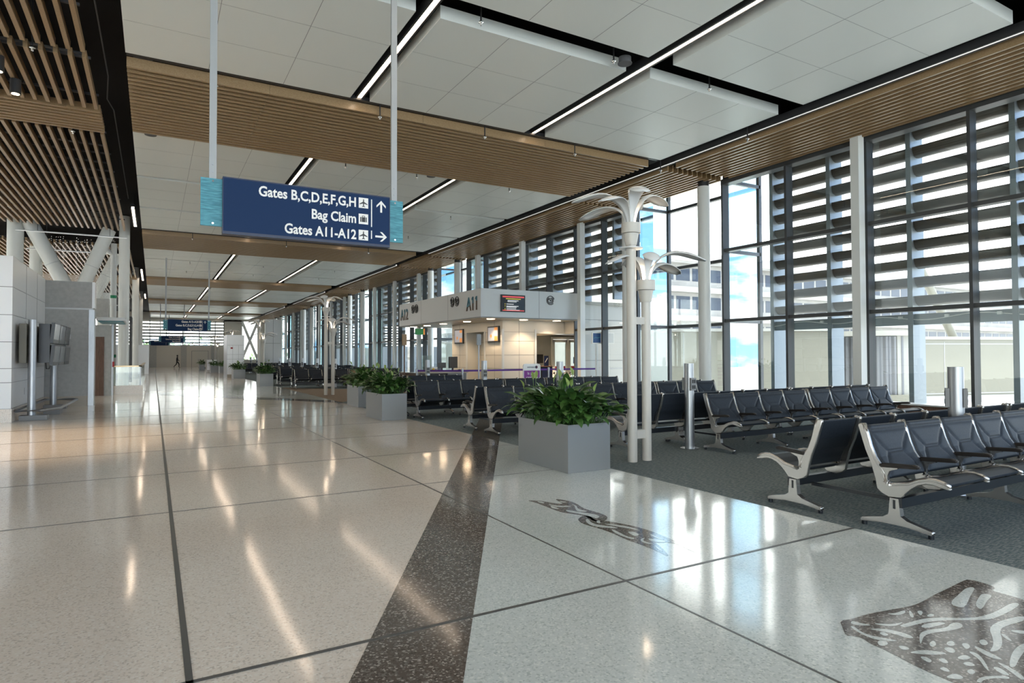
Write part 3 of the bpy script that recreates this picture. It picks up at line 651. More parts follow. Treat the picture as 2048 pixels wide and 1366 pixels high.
for y, f, w in ((10.58, 0, 'facing the camera'), (11.53, 1, 'turned away')):
    bench(4, (0, 2, 4), 5.60, y, f, 'black tandem bench %s, third seating row, aisle end behind the large planter' % w, G, True, rod=0 if f else .95)
    bench(3, (0, 3), 8.1, y, f, 'black tandem bench %s, third seating row, middle' % w, G)
    bench(3, (0, 3), 10.0, y, f, 'black tandem bench %s, third seating row, window end' % w, G)
for y, f, w in ((14.1, 0, 'facing the camera'), (15.05, 1, 'turned away')):
    bench(4, (0, 2, 4), 5.48, y, f, 'black tandem bench %s, fourth seating row, aisle end beside a planter' % w, G, True, rod=0 if f else .95)
    bench(2, (0, 2), 7.985, y, f, 'black tandem bench %s, fourth seating row, middle' % w, G)
    bench(4, (0, 2, 4), 9.28, y, f, 'black tandem bench %s, fourth seating row, window end' % w, G)
for y, f, w in ((18.0, 0, 'facing the camera'), (18.95, 1, 'turned away')):
    bench(3, (0, 3), 6.75, y, f, 'black tandem bench %s, short fifth row between planters and gate kiosk' % w, G)
for r, yy in enumerate((29.6, 33.4, 37.2, 41.0, 44.8, 55.5, 59.3)):
    for y, f, w in ((yy, 0, 'facing the camera'), (yy + .97, 1, 'turned away')):
        for x, e in ((5.6 if r < 3 else 6.45, 'aisle end'), (8.12 if r < 3 else 8.97, 'window end')):
            bench(4, (0, 2, 4), x, y, f, 'distant black tandem bench %s, %s row beyond the kiosk, %s' % (w, ORD[r], e), 'black tandem benches beyond the kiosk')

# ================================================================== outlet posts
def outlet_post(x, y, label, near=True, fx=0):
    t = thing('outlet_post', label, 'charging post', (x, y, 0), 'grey power posts in the seating', world=False)
    z0 = .003
    part('tube', MB().cyl((0, 0, z0), (0, 0, 1.36), .075, n=28), 'steel', t); part('flange', MB().cyl((0, 0, z0), (0, 0, .012), .15, n=28), 'chrome', t)
    for s in ((1, -1) if near else (1,)):
        bx = part('outlet_box', MB().box(-.055, .055, -.098 * s, -.06 * s, .93, 1.13), 'grey', t)
        p = MB()
        for zz in (.985, 1.075): p.box(-.035, -.004, -.102 * s, -.097 * s, zz - .028, zz + .028).box(.006, .036, -.102 * s, -.097 * s, zz - .028, zz + .028)
        part('socket', p, 'blackm', bx)
    t.rotation_euler = (0, 0, fx)
for x, y, w, fx in ((7.49, 3.5, 'rising between the two nearest benches', .5), (7.46, 7.34, 'beside the second seating row near the tall lamp posts', 0), (7.5, 11.08, 'in the third seating row in front of the gate kiosk', -.2), (7.5, 14.6, 'in the fourth seating row before the purple belt', -.2), (7.5, 18.5, 'in the fifth row before the kiosk counter', -.2)):
    outlet_post(x, y, 'round grey outlet post %s' % w, True, fx)
for r, yy in enumerate((30.1, 33.9, 37.7, 41.5, 45.3, 56, 59.8)):
    outlet_post(7.5, yy, 'distant grey outlet post in %s row of benches beyond the kiosk' % ORD[r], False, -.2)

# ================================================================== planters
def leaf(b, base, az, lean, L, Wd, droop, twist, curl=.18):
    # a petiole-born lance leaf: base point, azimuth, starting lean from vertical
    d = Vector((math.cos(az), math.sin(az), 0)); side = Vector((-math.sin(az), math.cos(az), 0)); p = Vector(base); n = 7; a = lean; rows_ = []
    for i in range(n + 1):
        t = i / n; w = Wd * (math.sin(PI * min(1, t * .97 + .02)) ** .8) * (1 - .25 * t)
        if i == 0: w = .004
        if i == n: w = .002
        dirv = d * math.sin(a) + Vector((0, 0, math.cos(a))); nor = d * math.cos(a) * -1 + Vector((0, 0, math.sin(a)))
        s2 = (side * math.cos(twist * t) + nor * math.sin(twist * t))
        rows_.append((p + s2 * w + nor * w * curl, p.copy(), p - s2 * w + nor * w * curl)); p = p + dirv * (L / n); a += droop / n
    vs = [q for r in rows_ for q in r]
    sm = b.smooth; b.smooth = True
    b.add(vs, [f for i in range(n) for f in ((i * 3, i * 3 + 1, i * 3 + 4, i * 3 + 3), (i * 3 + 1, i * 3 + 2, i * 3 + 5, i * 3 + 4))]); b.smooth = sm
def foliage(hx, hy, top, n, seed, spill=1.0):
    R = random.Random(seed); b = MB()
    for i in range(n):
        x = R.uniform(-hx, hx); y = R.uniform(-hy, hy); e = max(abs(x) / hx, abs(y) / hy)
        az = math.atan2(y / hy, x / hx) + R.uniform(-1.0, 1.0); lean = R.uniform(.03, .42) + .7 * e * R.random()
        st = R.uniform(.06, .40) * (1.15 - .65 * e); L = R.uniform(.20, .33); b.cur = 0 if R.random() < .62 else 1
        d = Vector((math.cos(az), math.sin(az), 0)); p = Vector((x, y, top - .04)) + d * st * math.sin(lean) * .9 + Vector((0, 0, st * math.cos(lean) * 1.1 + .04))
        b.tube([(x, y, top - .06), tuple(p)], .004, 4)
        leaf(b, p, az, lean + R.uniform(.1, .4), L, R.uniform(.042, .075), R.uniform(.7, 2.0) * spill, R.uniform(-.5, .5))
    return b
def flower(b0, b1, x, y, top, R):
    az = R.uniform(0, 6.28); h = R.uniform(.38, .62); o = R.uniform(.03, .12)
    q = (x + math.cos(az) * o, y + math.sin(az) * o, top + h)
    b0.tube([(x, y, top - .05), (x + math.cos(az) * o * .4, y + math.sin(az) * o * .4, top + h * .6), q], .004, 5)
    leaf(b1, q, az, .25, .13, .032, .5, .2, .5); b1.tube([q, (q[0] + .01, q[1], q[2] + .06)], .006, 5)
def planter(cx, cy, lx, ly, h, label, seed, n=330, fl=9, rz=0):
    t = thing('planter', label, 'planter', (cx, cy, .0035), 'square metal planters of leafy plants', rz, world=False)
    x, y = lx / 2, ly / 2; w = .02
    b = MB().tray(-x, x, -y, y, 0, h, w)
    part('box', b, 'steelm', t); part('soil', MB().box(-x + w, x - w, -y + w, y - w, .03, h - .05), 'soil', t)
    f = part('foliage', foliage(x * .92, y * .92, h, n, seed), ['leaf', 'leafd'], t)
    R = random.Random(seed + 5)
    for k in range(fl):
        s, p = MB(), MB(); flower(s, p, R.uniform(-x, x) * .8, R.uniform(-y, y) * .8, h, R)
        o = part('flower_stem', s, 'stem', t); part('spathe', p, 'spathe', o)
    return t
planter(4.885, 7.17, .67, 1.24, .61, 'large grey metal planter of leafy plants nearest the camera, before the lamp posts', 3, 420, 12)
planter(4.86, 14.63, .60, 1.24, .61, 'grey metal planter of leafy plants at the aisle end of the fourth seating row', 8, 360, 9)
planter(5.47, 18.55, .66, 1.2, .61, 'grey metal planter partly hidden behind the planter by the fourth row', 12, 330, 10)
planter(4.87, 33.6, .62, 1.2, .61, 'distant grey planter beside the black benches, nearest one beyond the kiosk', 15, 200, 3)
planter(4.92, 45.4, .72, 1.2, .61, 'distant grey planter standing in front of the white pier', 18, 160, 3)
planter(4.85, 63.4, .7, 1.2, .61, 'far planter beside the low white counter down the aisle', 20, 110, 2)
planter(4.4, 73.3, .5, 1.2, .61, 'farthest small planter down the aisle', 22, 90, 1)
planter(5.25, 60.5, .5, 1.2, .61, 'far planter half hidden behind the white pier', 24, 90, 1)

# ================================================================== flower lamps
def petal(az, reach, rise, wid=.095, tip=-.22):
    b = MB(); b.smooth = True; P = [(.055, 0), (.075, rise * .62), (.055 + reach * .30, rise * 1.18), (reach, rise + tip)]
    n = 16; vs = []; ca, sa = math.cos(az), math.sin(az)
    def B(t): u = 1 - t; return [u ** 3 * P[0][k] + 3 * u * u * t * P[1][k] + 3 * u * t * t * P[2][k] + t ** 3 * P[3][k] for k in (0, 1)]
    for sgn in (0, 1):
        for i in range(n + 1):
            t = i / n; r, z = B(t); r2, z2 = B(min(1, t + .01)); r1, z1 = B(max(0, t - .01)); dl = math.hypot(r2 - r1, z2 - z1); nr, nz_ = -(z2 - z1) / dl, (r2 - r1) / dl
            w = (.022 + (wid - .022) * math.sin(min(1, t * 1.05) * PI * .5) ** 1.6) * (math.sqrt(max(0, 1 - ((t - .82) / .185) ** 2)) if t > .82 else 1) + .002
            for k in range(7):
                s = (k - 3) / 3; lift = -.32 * w * s * s; h = -.004 if sgn else .004
                rr = r + nr * (lift + h); zz = z + nz_ * (lift + h)
                vs.append((rr * ca - s * w * sa, rr * sa + s * w * ca, zz))
    m = 7 * (n + 1); fs = []
    for i in range(n):
        for k in range(6):
            a = i * 7 + k; fs.append((a, a + 1, a + 8, a + 7)); fs.append((m + a, m + a + 7, m + a + 8, m + a + 1))
    for i in range(n):
        for k in (0, 6): a = i * 7 + k; fs.append((a, a + 7, m + a + 7, m + a))
    for k in range(6): fs.append((n * 7 + k, n * 7 + k + 1, m + n * 7 + k + 1, m + n * 7 + k))
    return b.add(vs, fs)
def lamp(y, label, near, full=True):
    t = thing('flower_lamp', label, 'lamp post', (5.84, y, .003), 'twin flower shaped lamp posts', world=False)
    for x0, ztop, rp, az in ((0, 3.35, .068, [(-2.0, .62, .52, .10), (2.75, .85, .50, .09), (2.1, .80, .36, .10), (-.15, .62, .52, .10), (.75, .55, .50, .10), (-2.75, .86, .38, .085)]),
                             (.265, 2.56, .066, [(-1.95, .34, .46, .085), (-.55, .86, .50, .085), (.05, .70, .36, .10), (2.9, .62, .44, .09), (1.35, .5, .46, .10), (2.2, .35, .46, .09)])):
        q = part('pole', MB().cyl((x0, 0, 0), (x0, 0, ztop - .3), rp, n=24), 'cream', t)
        part('cup', MB().cyl((x0, 0, ztop - .14), (x0, 0, ztop), .134, n=32).cyl((x0, 0, ztop - .31), (x0, 0, ztop - .145), .078, .108, n=32), 'cream', t)
        part('lens', MB().cyl((x0, 0, ztop), (x0, 0, ztop + .006), .05, n=16), 'uplens', t)
        if x0 == 0: part('disc', MB().cyl((0, 0, ztop - .36), (0, 0, ztop - .345), .165, n=28), 'petal', t)
        for a, re, ri, wd in az:
            p = petal(a, re, ri, wd * 1.45)
            p.v = [(x + x0, yy, z + ztop) for x, yy, z in p.v]; part('petal', p, 'petal', t)
        if near:
            l = bpy.data.lights.new('uplight', 'POINT'); l.energy = 1.6; l.color = (1, .78, .55); l.shadow_soft_size = .04
            lo = bpy.data.objects.new('uplight', l); lo.location = (x0, 0, ztop + .07); COL.objects.link(lo); lo.parent = t
    part('crossbar', MB().box(.05, .22, -.035, .035, .32, .44), 'cream', t); part('crossbar', MB().box(.05, .22, -.035, .035, 1.93, 2.03), 'cream', t)
    return t
L0 = lamp(6.83, 'tall cream pair of flower topped lamp posts beside the large planter', True)
def dup(src, loc, label):
    c = copytree(src); c.location = loc; c['label'] = label; return c
for y, x, w in ((24.35, 5.72, 'second cream pair of flower topped lamp posts beyond the planters'), (41.9, 5.72, 'third, distant pair of flower topped lamp posts beside the white pier'), (59.4, 5.9, 'fourth, far pair of flower topped lamp posts behind the white pier'), (76.5, 5.9, 'farthest pair of flower topped lamp posts near the end wall')):
    dup(L0, (x, y, .003), w)

# ================================================================== hanging signs
def icon_plane(b, x, z, s, y):
    b.poly3 = None
    pts = [(0, .42), (.05, .36), (.06, .12), (.42, -.10), (.42, -.18), (.06, -.06), (.045, -.30), (.15, -.38), (.15, -.44), (0, -.39)]
    full = pts + [(-u, w) for u, w in pts[-2:0:-1]]
    b.ext([(x + u * s, z + w * s) for u, w in full], 'y', y - .002, y)
def arrow(b, x, z, s, y, d):
    P = [(0, .5), (.40, .08), (.40, -.10), (.08, .22), (.08, -.5), (-.08, -.5), (-.08, .22), (-.40, -.10), (-.40, .08)]
    if d == 'r': P = [(w, -u) for u, w in P]
    b.ext([(x + u * s, z + w * s) for u, w in P], 'y', y - .004, y)
def sign(x0, y, lines, label, detail=True, split=2, arrows='ur', top=6.72):
    # blue panel 1.87 m wide with teal wings, hung from two posts
    xl, xr, z0, z1 = x0 + .20, x0 + 2.07, 2.85, 3.45
    t = thing('hanging_sign', label, 'sign', (x0 + 1.1, y, z0), 'blue hanging direction signs')
    part('panel', MB().box(xl, xr, y - .05, y + .05, z0, z1), 'navy', t)
    part('edge_trim', MB().box(xl - .006, xr + .006, y - .056, y + .056, z0 - .02, z0 + .012).box(xl - .006, xr + .006, y - .053, y + .056, z1 - .006, z1 + .006).box(xl - .008, xl, y - .053, y + .056, z0, z1).box(xr, xr + .008, y - .053, y + .056, z0, z1), 'navyd', t)
    for xa, xb, xp in ((x0 - .02, xl + .01, x0 + .10), (xr - .01, xr + .19, xr + .085)):
        w = part('wing', MB().box(xa, xb, y - .012, y + .012, z0 + .06, z1 - .02), 'teal', t)
        s = MB()
        for zz in (z0 + .09, z1 - .05): s.cyl((xp, y - .022, zz), (xp, y - .012, zz), .011, n=10)
        part('bolt', s, 'chrome', w)
        p = part('post', MB().box(xp - .036, xp + .036, y + .014, y + .05, z0 + .1, top), 'signpost', t)
        s = MB()
        for zz in (z1 + .06, z1 + .14): s.cyl((xp, y + .006, zz), (xp, y + .014, zz), .009, n=8)
        part('screw', s, 'steel', p)
    yf = y - .0525; xi = xr - .325; H = .6
    for i, (tx, ic) in enumerate(lines):
        zc = z1 - .105 - .195 * i
        text('lettering', tx, .158, (xi - .085, yf, zc - .055), 'signw', t, bold=.022, sx=.83)
        k = part('pictogram', MB().box(xi - .058, xi + .058, yf - .003, yf + .002, zc - .062, zc + .062), 'signw', t)
        g = MB()
        if ic == 'p': icon_plane(g, xi, zc, .115, yf - .003)
        else: g.box(xi - .04, xi + .04, yf - .005, yf - .003, zc - .036, zc + .022).box(xi - .017, xi - .011, yf - .005, yf - .003, zc + .022, zc + .038).box(xi + .011, xi + .017, yf - .005, yf - .003, zc + .022, zc + .038).box(xi - .017, xi + .017, yf - .005, yf - .003, zc + .034, zc + .04)
        part('pictogram_symbol', g, 'blackm', k)
        if ic != 'p': part('pictogram_line', MB().box(xi - .026, xi - .022, yf - .0065, yf - .005, zc - .036, zc + .022).box(xi + .022, xi + .026, yf - .0065, yf - .005, zc - .036, zc + .022), 'signw', k)
    xd = xr - .225; zsp = z1 - .105 - .195 * (split - 1) - .09
    b = MB().box(xd - .006, xd + .006, yf - .003, yf + .002, zsp + .005 if len(arrows) > 1 else z0 + .06, z1 - .05)
    if len(arrows) > 1: b.box(xd - .006, xd + .006, yf - .003, yf + .002, z0 + .07, zsp - .04)
    part('divider', b, 'signw', t)
    a = MB(); arrow(a, xr - .105, z1 - .125, .145, yf, 'u'); part('arrow', a, 'signw', t)
    if len(arrows) > 1: a = MB(); arrow(a, xr - .105, z1 - .105 - .39, .145, yf, 'r'); part('arrow', a, 'signw', t)
    return t
sign(.445, 7.5, [('Gates B,C,D,E,F,G,H', 'p'), ('Bag Claim', 'b'), ('Gates A11-A12', 'p')], 'large blue hanging sign nearest the camera listing gates and Bag Claim')
sign(.445, 37.8, [('Gates A13-A20', 'p'), ('Gates B,C,D,E,F,G,H', 'p'), ('Bag Claim', 'b')], 'second blue hanging sign, distant, listing Gates A13-A20', arrows='u', split=3)
sign(.445, 69.5, [('Gates A13-A20', 'p'), ('Gates B,C,D,E,F,G,H', 'p'), ('Bag Claim', 'b')], 'third small blue hanging sign far down the hall', arrows='u', split=3)
sign(-.5, 89, [('Gates B,C,D,E,F,G,H', 'p')], 'farthest blue hanging sign low before the end wall', arrows='u', split=3)

# ================================================================== floor motifs
SERP=[[(3.35,5.57),(3.41,5.54),(3.48,5.46),(3.53,5.33),(3.59,5.25),(3.61,5.35),(3.64,5.49),(3.69,5.41),(3.72,5.31),(3.71,5.18),(3.68,5.09),(3.66,4.98),(3.67,4.88),(3.68,4.78),(3.68,4.7),(3.65,4.62),(3.58,4.55),(3.52,4.53),(3.47,4.53),(3.46,4.6),(3.48,4.68),(3.49,4.78),(3.45,4.87),(3.4,4.95),(3.38,5.03),(3.38,5.18),(3.38,5.33),(3.38,5.46)],[(3.37,4.7),(3.43,4.75),(3.49,4.78),(3.54,4.75),(3.51,4.67),(3.49,4.57),(3.56,4.53),(3.61,4.41),(3.66,4.28),(3.68,4.13),(3.68,4.0),(3.67,3.86),(3.65,3.73),(3.61,3.6),(3.57,3.43),(3.58,3.55),(3.61,3.7),(3.56,3.78),(3.5,3.85),(3.45,3.71),(3.39,3.59),(3.33,3.49),(3.34,3.59),(3.35,3.71),(3.35,3.84),(3.34,3.97),(3.35,4.11),(3.36,4.23),(3.35,4.36),(3.33,4.46),(3.32,4.56),(3.34,4.64)]]
SERPL=[[(3.42,5.5),(3.46,5.45),(3.45,5.37),(3.41,5.4)],[(3.44,5.27),(3.45,5.18),(3.44,5.1),(3.4,5.13),(3.4,5.19)],[(3.45,5.33),(3.5,5.21),(3.61,5.16),(3.59,5.12),(3.47,5.16),(3.44,5.28)],[(3.63,5.4),(3.67,5.31),(3.63,5.29),(3.61,5.33)],[(3.67,5.24),(3.66,5.12),(3.59,5.01),(3.63,4.87),(3.53,4.92),(3.57,5.02),(3.64,5.13)],[(3.48,5.06),(3.52,4.94),(3.58,4.83),(3.62,4.75),(3.6,4.67),(3.53,4.63),(3.53,4.69),(3.52,4.77),(3.48,4.89),(3.44,4.98)],[(3.44,4.67),(3.46,4.66),(3.4,4.54),(3.42,4.44),(3.48,4.37),(3.51,4.27),(3.43,4.33),(3.36,4.41),(3.35,4.51),(3.39,4.61)],[(3.48,4.57),(3.52,4.57),(3.46,4.48),(3.44,4.51)],[(3.47,4.48),(3.55,4.39),(3.61,4.28),(3.62,4.11),(3.57,4.23),(3.51,4.35)],[(3.43,4.3),(3.43,4.22),(3.4,4.05),(3.43,3.98),(3.38,3.97),(3.37,4.09),(3.39,4.22)],[(3.5,4.17),(3.54,4.13),(3.53,4.04),(3.46,4.02),(3.47,4.1)],[(3.46,3.95),(3.51,3.95),(3.44,3.91),(3.43,3.83),(3.46,3.78),(3.4,3.82),(3.41,3.9)],[(3.51,3.93),(3.55,3.88),(3.59,3.78),(3.51,3.79),(3.48,3.86)],[(3.62,4.01),(3.6,3.87),(3.59,3.81),(3.58,3.91),(3.6,4.0)],[(3.44,3.77),(3.41,3.67),(3.37,3.59),(3.38,3.67)]]
TURT=[[(3.36,2.18),(3.44,2.16),(3.51,2.16),(3.62,2.15),(3.73,2.13),(3.83,2.11),(3.95,2.09),(4.09,2.1),(4.25,2.12),(4.42,2.13),(4.63,2.15),(4.72,2.15),(4.72,2.04),(4.69,1.98),(4.61,1.98),(4.62,1.88),(4.6,1.78),(4.67,1.6),(3.31,1.11),(3.16,1.37),(3.18,1.54),(3.18,1.61),(3.19,1.69),(3.21,1.77),(3.23,1.86),(3.23,1.93),(3.26,1.99),(3.24,2.03),(3.21,2.05),(3.29,2.12)]]
TURTL=[[(4.15,2.0),(4.39,2.05),(4.54,2.08),(4.59,2.05),(4.41,2.0),(4.2,1.93),(4.14,1.93)],[(4.26,1.91),(4.42,1.96),(4.51,1.98),(4.53,1.93),(4.41,1.91),(4.27,1.87),(4.21,1.86)],[(3.4,2.14),(3.42,2.14),(3.43,2.1),(3.46,2.05),(3.4,2.08),(3.37,2.12)],[(3.34,2.11),(3.36,2.1),(3.32,2.03),(3.33,1.97),(3.37,1.91),(3.39,1.87),(3.32,1.91),(3.29,1.97),(3.31,2.06)],[(3.39,2.04),(3.47,2.0),(3.5,1.94),(3.51,1.88),(3.49,1.85),(3.46,1.87),(3.45,1.94),(3.42,1.99)],[(3.58,1.98),(3.68,1.97),(3.8,1.96),(3.91,1.91),(3.99,1.85),(4.09,1.81),(4.27,1.8),(4.5,1.82),(4.52,1.78),(4.31,1.76),(4.11,1.76),(3.99,1.82),(3.87,1.89),(3.75,1.93),(3.64,1.94),(3.58,1.95)],[(3.66,1.91),(3.73,1.92),(3.82,1.89),(3.84,1.86),(3.76,1.87),(3.68,1.88)],[(3.5,1.83),(3.58,1.87),(3.66,1.87),(3.78,1.83),(3.85,1.85),(3.91,1.84),(3.89,1.8),(3.82,1.79),(3.73,1.81),(3.63,1.84),(3.56,1.84),(3.46,1.8),(3.45,1.8)],[(3.85,2.07),(3.83,2.04),(3.76,1.99),(3.75,2.01)],[(3.87,2.04),(3.91,2.02),(3.81,1.98)],[(3.84,1.97),(3.91,1.98),(3.9,1.95),(3.85,1.95)],[(3.68,2.11),(3.73,2.08),(3.83,2.08),(3.78,2.05),(3.7,2.06)],[(3.49,2.07),(3.53,2.03),(3.58,2.0),(3.66,1.99),(3.55,1.98),(3.49,2.03)],[(3.39,1.98),(3.43,1.98),(3.42,1.94),(3.38,1.94)],[(3.29,1.93),(3.34,1.92),(3.31,1.88),(3.26,1.88),(3.25,1.9)],[(3.33,1.85),(3.36,1.82),(3.34,1.79),(3.3,1.81)],[(3.49,1.78),(3.56,1.79),(3.51,1.75),(3.46,1.75)],[(3.57,1.74),(3.64,1.74),(3.59,1.7),(3.55,1.71)],[(3.64,1.7),(3.67,1.68),(3.63,1.65),(3.58,1.65)],[(3.75,1.67),(3.8,1.66),(3.75,1.62),(3.7,1.63)],[(3.5,1.72),(3.55,1.7),(3.51,1.66),(3.47,1.67)],[(3.57,1.64),(3.59,1.61),(3.55,1.56),(3.43,1.48),(3.45,1.51),(3.53,1.57)],[(3.67,1.66),(3.66,1.61),(3.64,1.55),(3.62,1.5),(3.59,1.54),(3.61,1.6)],[(3.3,1.78),(3.39,1.76),(3.44,1.71),(3.46,1.67),(3.38,1.7),(3.32,1.75)],[(3.3,1.73),(3.33,1.71),(3.31,1.67),(3.27,1.67)],[(3.35,1.67),(3.39,1.66),(3.36,1.62),(3.33,1.63)],[(3.44,1.63),(3.52,1.63),(3.51,1.59),(3.45,1.6)],[(3.26,1.62),(3.3,1.61),(3.27,1.57),(3.25,1.59)],[(3.19,1.56),(3.26,1.56),(3.28,1.54),(3.26,1.51),(3.22,1.52)],[(3.41,1.59),(3.46,1.58),(3.44,1.54),(3.4,1.56)],[(3.34,1.54),(3.39,1.54),(3.37,1.51),(3.32,1.51)],[(3.96,1.71),(4.07,1.73),(4.22,1.72),(4.34,1.69),(4.25,1.66),(4.11,1.68),(4.0,1.68),(3.85,1.6),(3.72,1.56),(3.65,1.58),(3.75,1.6),(3.86,1.65)],[(3.56,1.46),(3.78,1.53),(3.94,1.54),(3.85,1.5),(3.69,1.47),(3.58,1.44)],[(3.49,1.5),(3.52,1.48),(3.47,1.41),(3.45,1.44)],[(3.57,1.52),(3.57,1.47),(3.52,1.38),(3.46,1.36),(3.52,1.44)],[(3.27,1.47),(3.34,1.48),(3.41,1.45),(3.46,1.42),(3.43,1.4),(3.39,1.44),(3.32,1.46),(3.28,1.45)],[(4.03,1.65),(4.11,1.6),(4.05,1.58),(4.03,1.61)],[(3.94,1.65),(3.96,1.64),(3.89,1.57),(3.89,1.6)]]
def motif(name, dark, light, label):
    xs = [p[0] for q in dark for p in q]; ys = [p[1] for q in dark for p in q]; c = (sum(xs) / len(xs), sum(ys) / len(ys), .0032)
    t = thing(name, label, 'floor inlay', c)
    def soft(q, n):
        for _ in range(n): q = [p for a, c in zip(q, q[1:] + q[:1]) for p in ((a[0] * .75 + c[0] * .25, a[1] * .75 + c[1] * .25), (a[0] * .25 + c[0] * .75, a[1] * .25 + c[1] * .75))]
        return q
    b = MB()
    for q in dark: b.poly(soft(q, 1), .0032)
    part('dark_figure', b, 'dark', t)
    b = MB()
    for q in light: b.poly(soft(q, 2), .0040)
    part('pale_tracery', b, 'green', t)
motif('floor_inlay', SERP, SERPL, 'dark serpent shaped inlay in the pale green terrazzo by the large planter')
motif('floor_inlay', TURT, TURTL, 'broad dark floor inlay filled with pale leaf and oval shapes nearest the camera')

# ================================================================== gate kiosk
t = thing('gate_kiosk', 'white gate kiosk with broad fascia marked A12 and A11', 'gate kiosk', (12, 22, 0))
X0, Y0, Y1, Z0, Z1 = 10.0, 19.72, 28.15, 2.84, 3.87
fa = part('fascia', MB().tray(X0, 14.3, Y0, Y1, Z0, Z1, .12, Z0 + .1), 'fascia', t)
part('fascia_seam', MB().box(X0 - .003, X0, 22.55, 22.57, Z0, Z1).box(X0 - .003, X0, 25.4, 25.42, Z0, Z1).box(12.42, 12.435, Y0 - .003, Y0, Z0, Z1).box(X0 - .004, 14.3, Y0 - .004, Y0, Z0, Z0 + .03).box(X0 - .004, X0, Y0, Y1, Z0, Z0 + .03), 'grey', fa)
part('soffit', MB().box(X0 + .1, 14.28, Y0 + .1, Y1 - .1, Z0 - .012, Z0 + .02), 'counter_top', t)
def gate_num(s, yc):
    # letters read along -Y on the left face; teal upper half and brown lower half
    me = text('gate_number', s, .70, (X0 - .012, yc, 3.13), 'teal_num', t, rot=(PI / 2, 0, -PI / 2), align='CENTER', bold=.010, ext=.01, sx=.84)
    m = me.data; m.materials.append(M['brown_num'])
    bm = bmesh.new(); bm.from_mesh(m); bmesh.ops.bisect_plane(bm, geom=bm.verts[:] + bm.edges[:] + bm.faces[:], plane_co=(0, yc, 3.36), plane_no=(0, .25, 1))
    for f in bm.faces:
        c = f.calc_center_median(); f.material_index = 1 if (c.z - 3.36) + .25 * (c.y - yc) < 0 else 0
    bm.to_mesh(m); bm.free()
gate_num('A12', 27.45); gate_num('A11', 20.38)
def swirl(y, z, name='emblem'):
    b = MB()
    for r, a0 in ((.18, .3), (.13, 2.2), (.08, 4.0)):
        b.tube([(X0 - .014, y + r * math.cos(a0 + k * .35), z + r * math.sin(a0 + k * .35)) for k in range(16)], .014, 6)
    b.cyl((X0 - .02, y, z), (X0 - .002, y, z), .035, n=12)
    part(name, b, 'blackm', t)
for y in (26.35, 25.93, 22.12, 21.70): swirl(y, 3.55)
b = MB(); xc, zc = 12.93, 3.55
for r, a0 in ((.165, .3), (.12, 2.2), (.075, 4.0)): b.tube([(xc + r * math.cos(a0 + k * .35), Y0 - .014, zc + r * math.sin(a0 + k * .35)) for k in range(16)], .013, 6)
b.cyl((xc, Y0 - .02, zc), (xc, Y0 - .002, zc), .03, n=12); part('emblem', b, 'blackm', t)
for x, y in ((10.7, 20.3), (10.7, 22.3), (10.6, 24.4), (10.6, 26.2), (10.5, 27.6), (12.1, 20.3), (13.6, 20.3)):
    part('downlight', MB().cyl((x, y, Z0 - .02), (x, y, Z0 - .012), .15, n=20), 'down', t)
# core walls
C = MB()
C.box(11.55, 11.7, 24.1, 25.6, 0, Z0 - .013).box(11.55, 11.7, 20.95, 22.42, 0, Z0 - .013).box(11.55, 11.7, 22.42, 24.1, 2.45, Z0 - .013).box(12.2, 12.32, 22.42, 24.1, 0, 2.45).box(11.7, 12.2, 22.3, 22.42, 0, 2.45).box(11.7, 12.2, 24.1, 24.2, 0, 2.45)
C.box(11.7, 13.02, 20.95, 21.1, 0, Z0 - .013).box(12.9, 13.02, 21.1, 24.6, 0, Z0 - .013).box(13.02, 14.4, 20.95, 21.1, 2.35, Z0 - .013).box(11.7, 14.4, 25.5, 25.6, 0, Z0 - .013).box(13.02, 14.35, 24.5, 24.6, 0, 3.0)
part('core_wall', C, 'beige', t)
S = MB()
for z in (.45, .98, 1.51, 2.04, 2.4):
    S.box(11.546, 11.55, 20.95, 22.42, z - .004, z + .004).box(11.546, 11.55, 24.1, 25.6, z - .004, z + .004).box(11.55, 13.02, 20.946, 20.95, z - .004, z + .004).box(12.196, 12.2, 22.42, 24.1, z - .004, z + .004).box(13.02, 14.35, 24.496, 24.5, z - .004, z + .004)
for x in (12.28,): S.box(x - .004, x + .004, 20.946, 20.95, 0, Z0)
for y in (21.6, 24.8): S.box(11.546, 11.55, y - .004, y + .004, 0, Z0)
for x in (13.5, 14.1): S.box(x - .004, x + .004, 24.496, 24.5, 0, 3)
part('panel_seam', S, 'seam', t)
part('corner_trim', MB().box(11.52, 11.6, 20.92, 21.0, 0, 2.5), 'fascia', t); part('corner_trim', MB().box(12.98, 13.06, 20.92, 21.0, 0, 2.5), 'fascia', t)
part('corner_trim', MB().box(11.52, 11.58, 22.38, 22.46, 0, 2.45), 'fascia', t); part('corner_trim', MB().box(11.52, 11.58, 24.06, 24.14, 0, 2.45), 'fascia', t)
part('header_panel', MB().box(13.02, 14.4, 21.1, 24.5, 2.35, 2.4), 'counter_top', t)
part('alarm_plate', MB().box(14.05, 14.2, 24.48, 24.5, 1.95, 2.1), 'red', t)
for x, y in ((11.1, 21.4), (11.0, 23.4), (10.8, 25.8), (12.4, 20.4), (13.6, 20.5), (13.7, 22.9), (15.8, 22.6)):
    l = bpy.data.lights.new('downlight', 'SPOT'); l.energy = (420 if x > 13.65 and y > 21.5 else 48); l.color = (1, .74, .48); l.spot_size = 2.0; l.spot_blend = .6; l.shadow_soft_size = .12
    lo = bpy.data.objects.new('downlight', l); lo.location = (x, y, (2.3 if x > 13.65 and y > 21.5 else Z0 - .04)); COL.objects.link(lo); lo.parent = t; lo.matrix_parent_inverse = Matrix.Translation((-12, -22, 0))
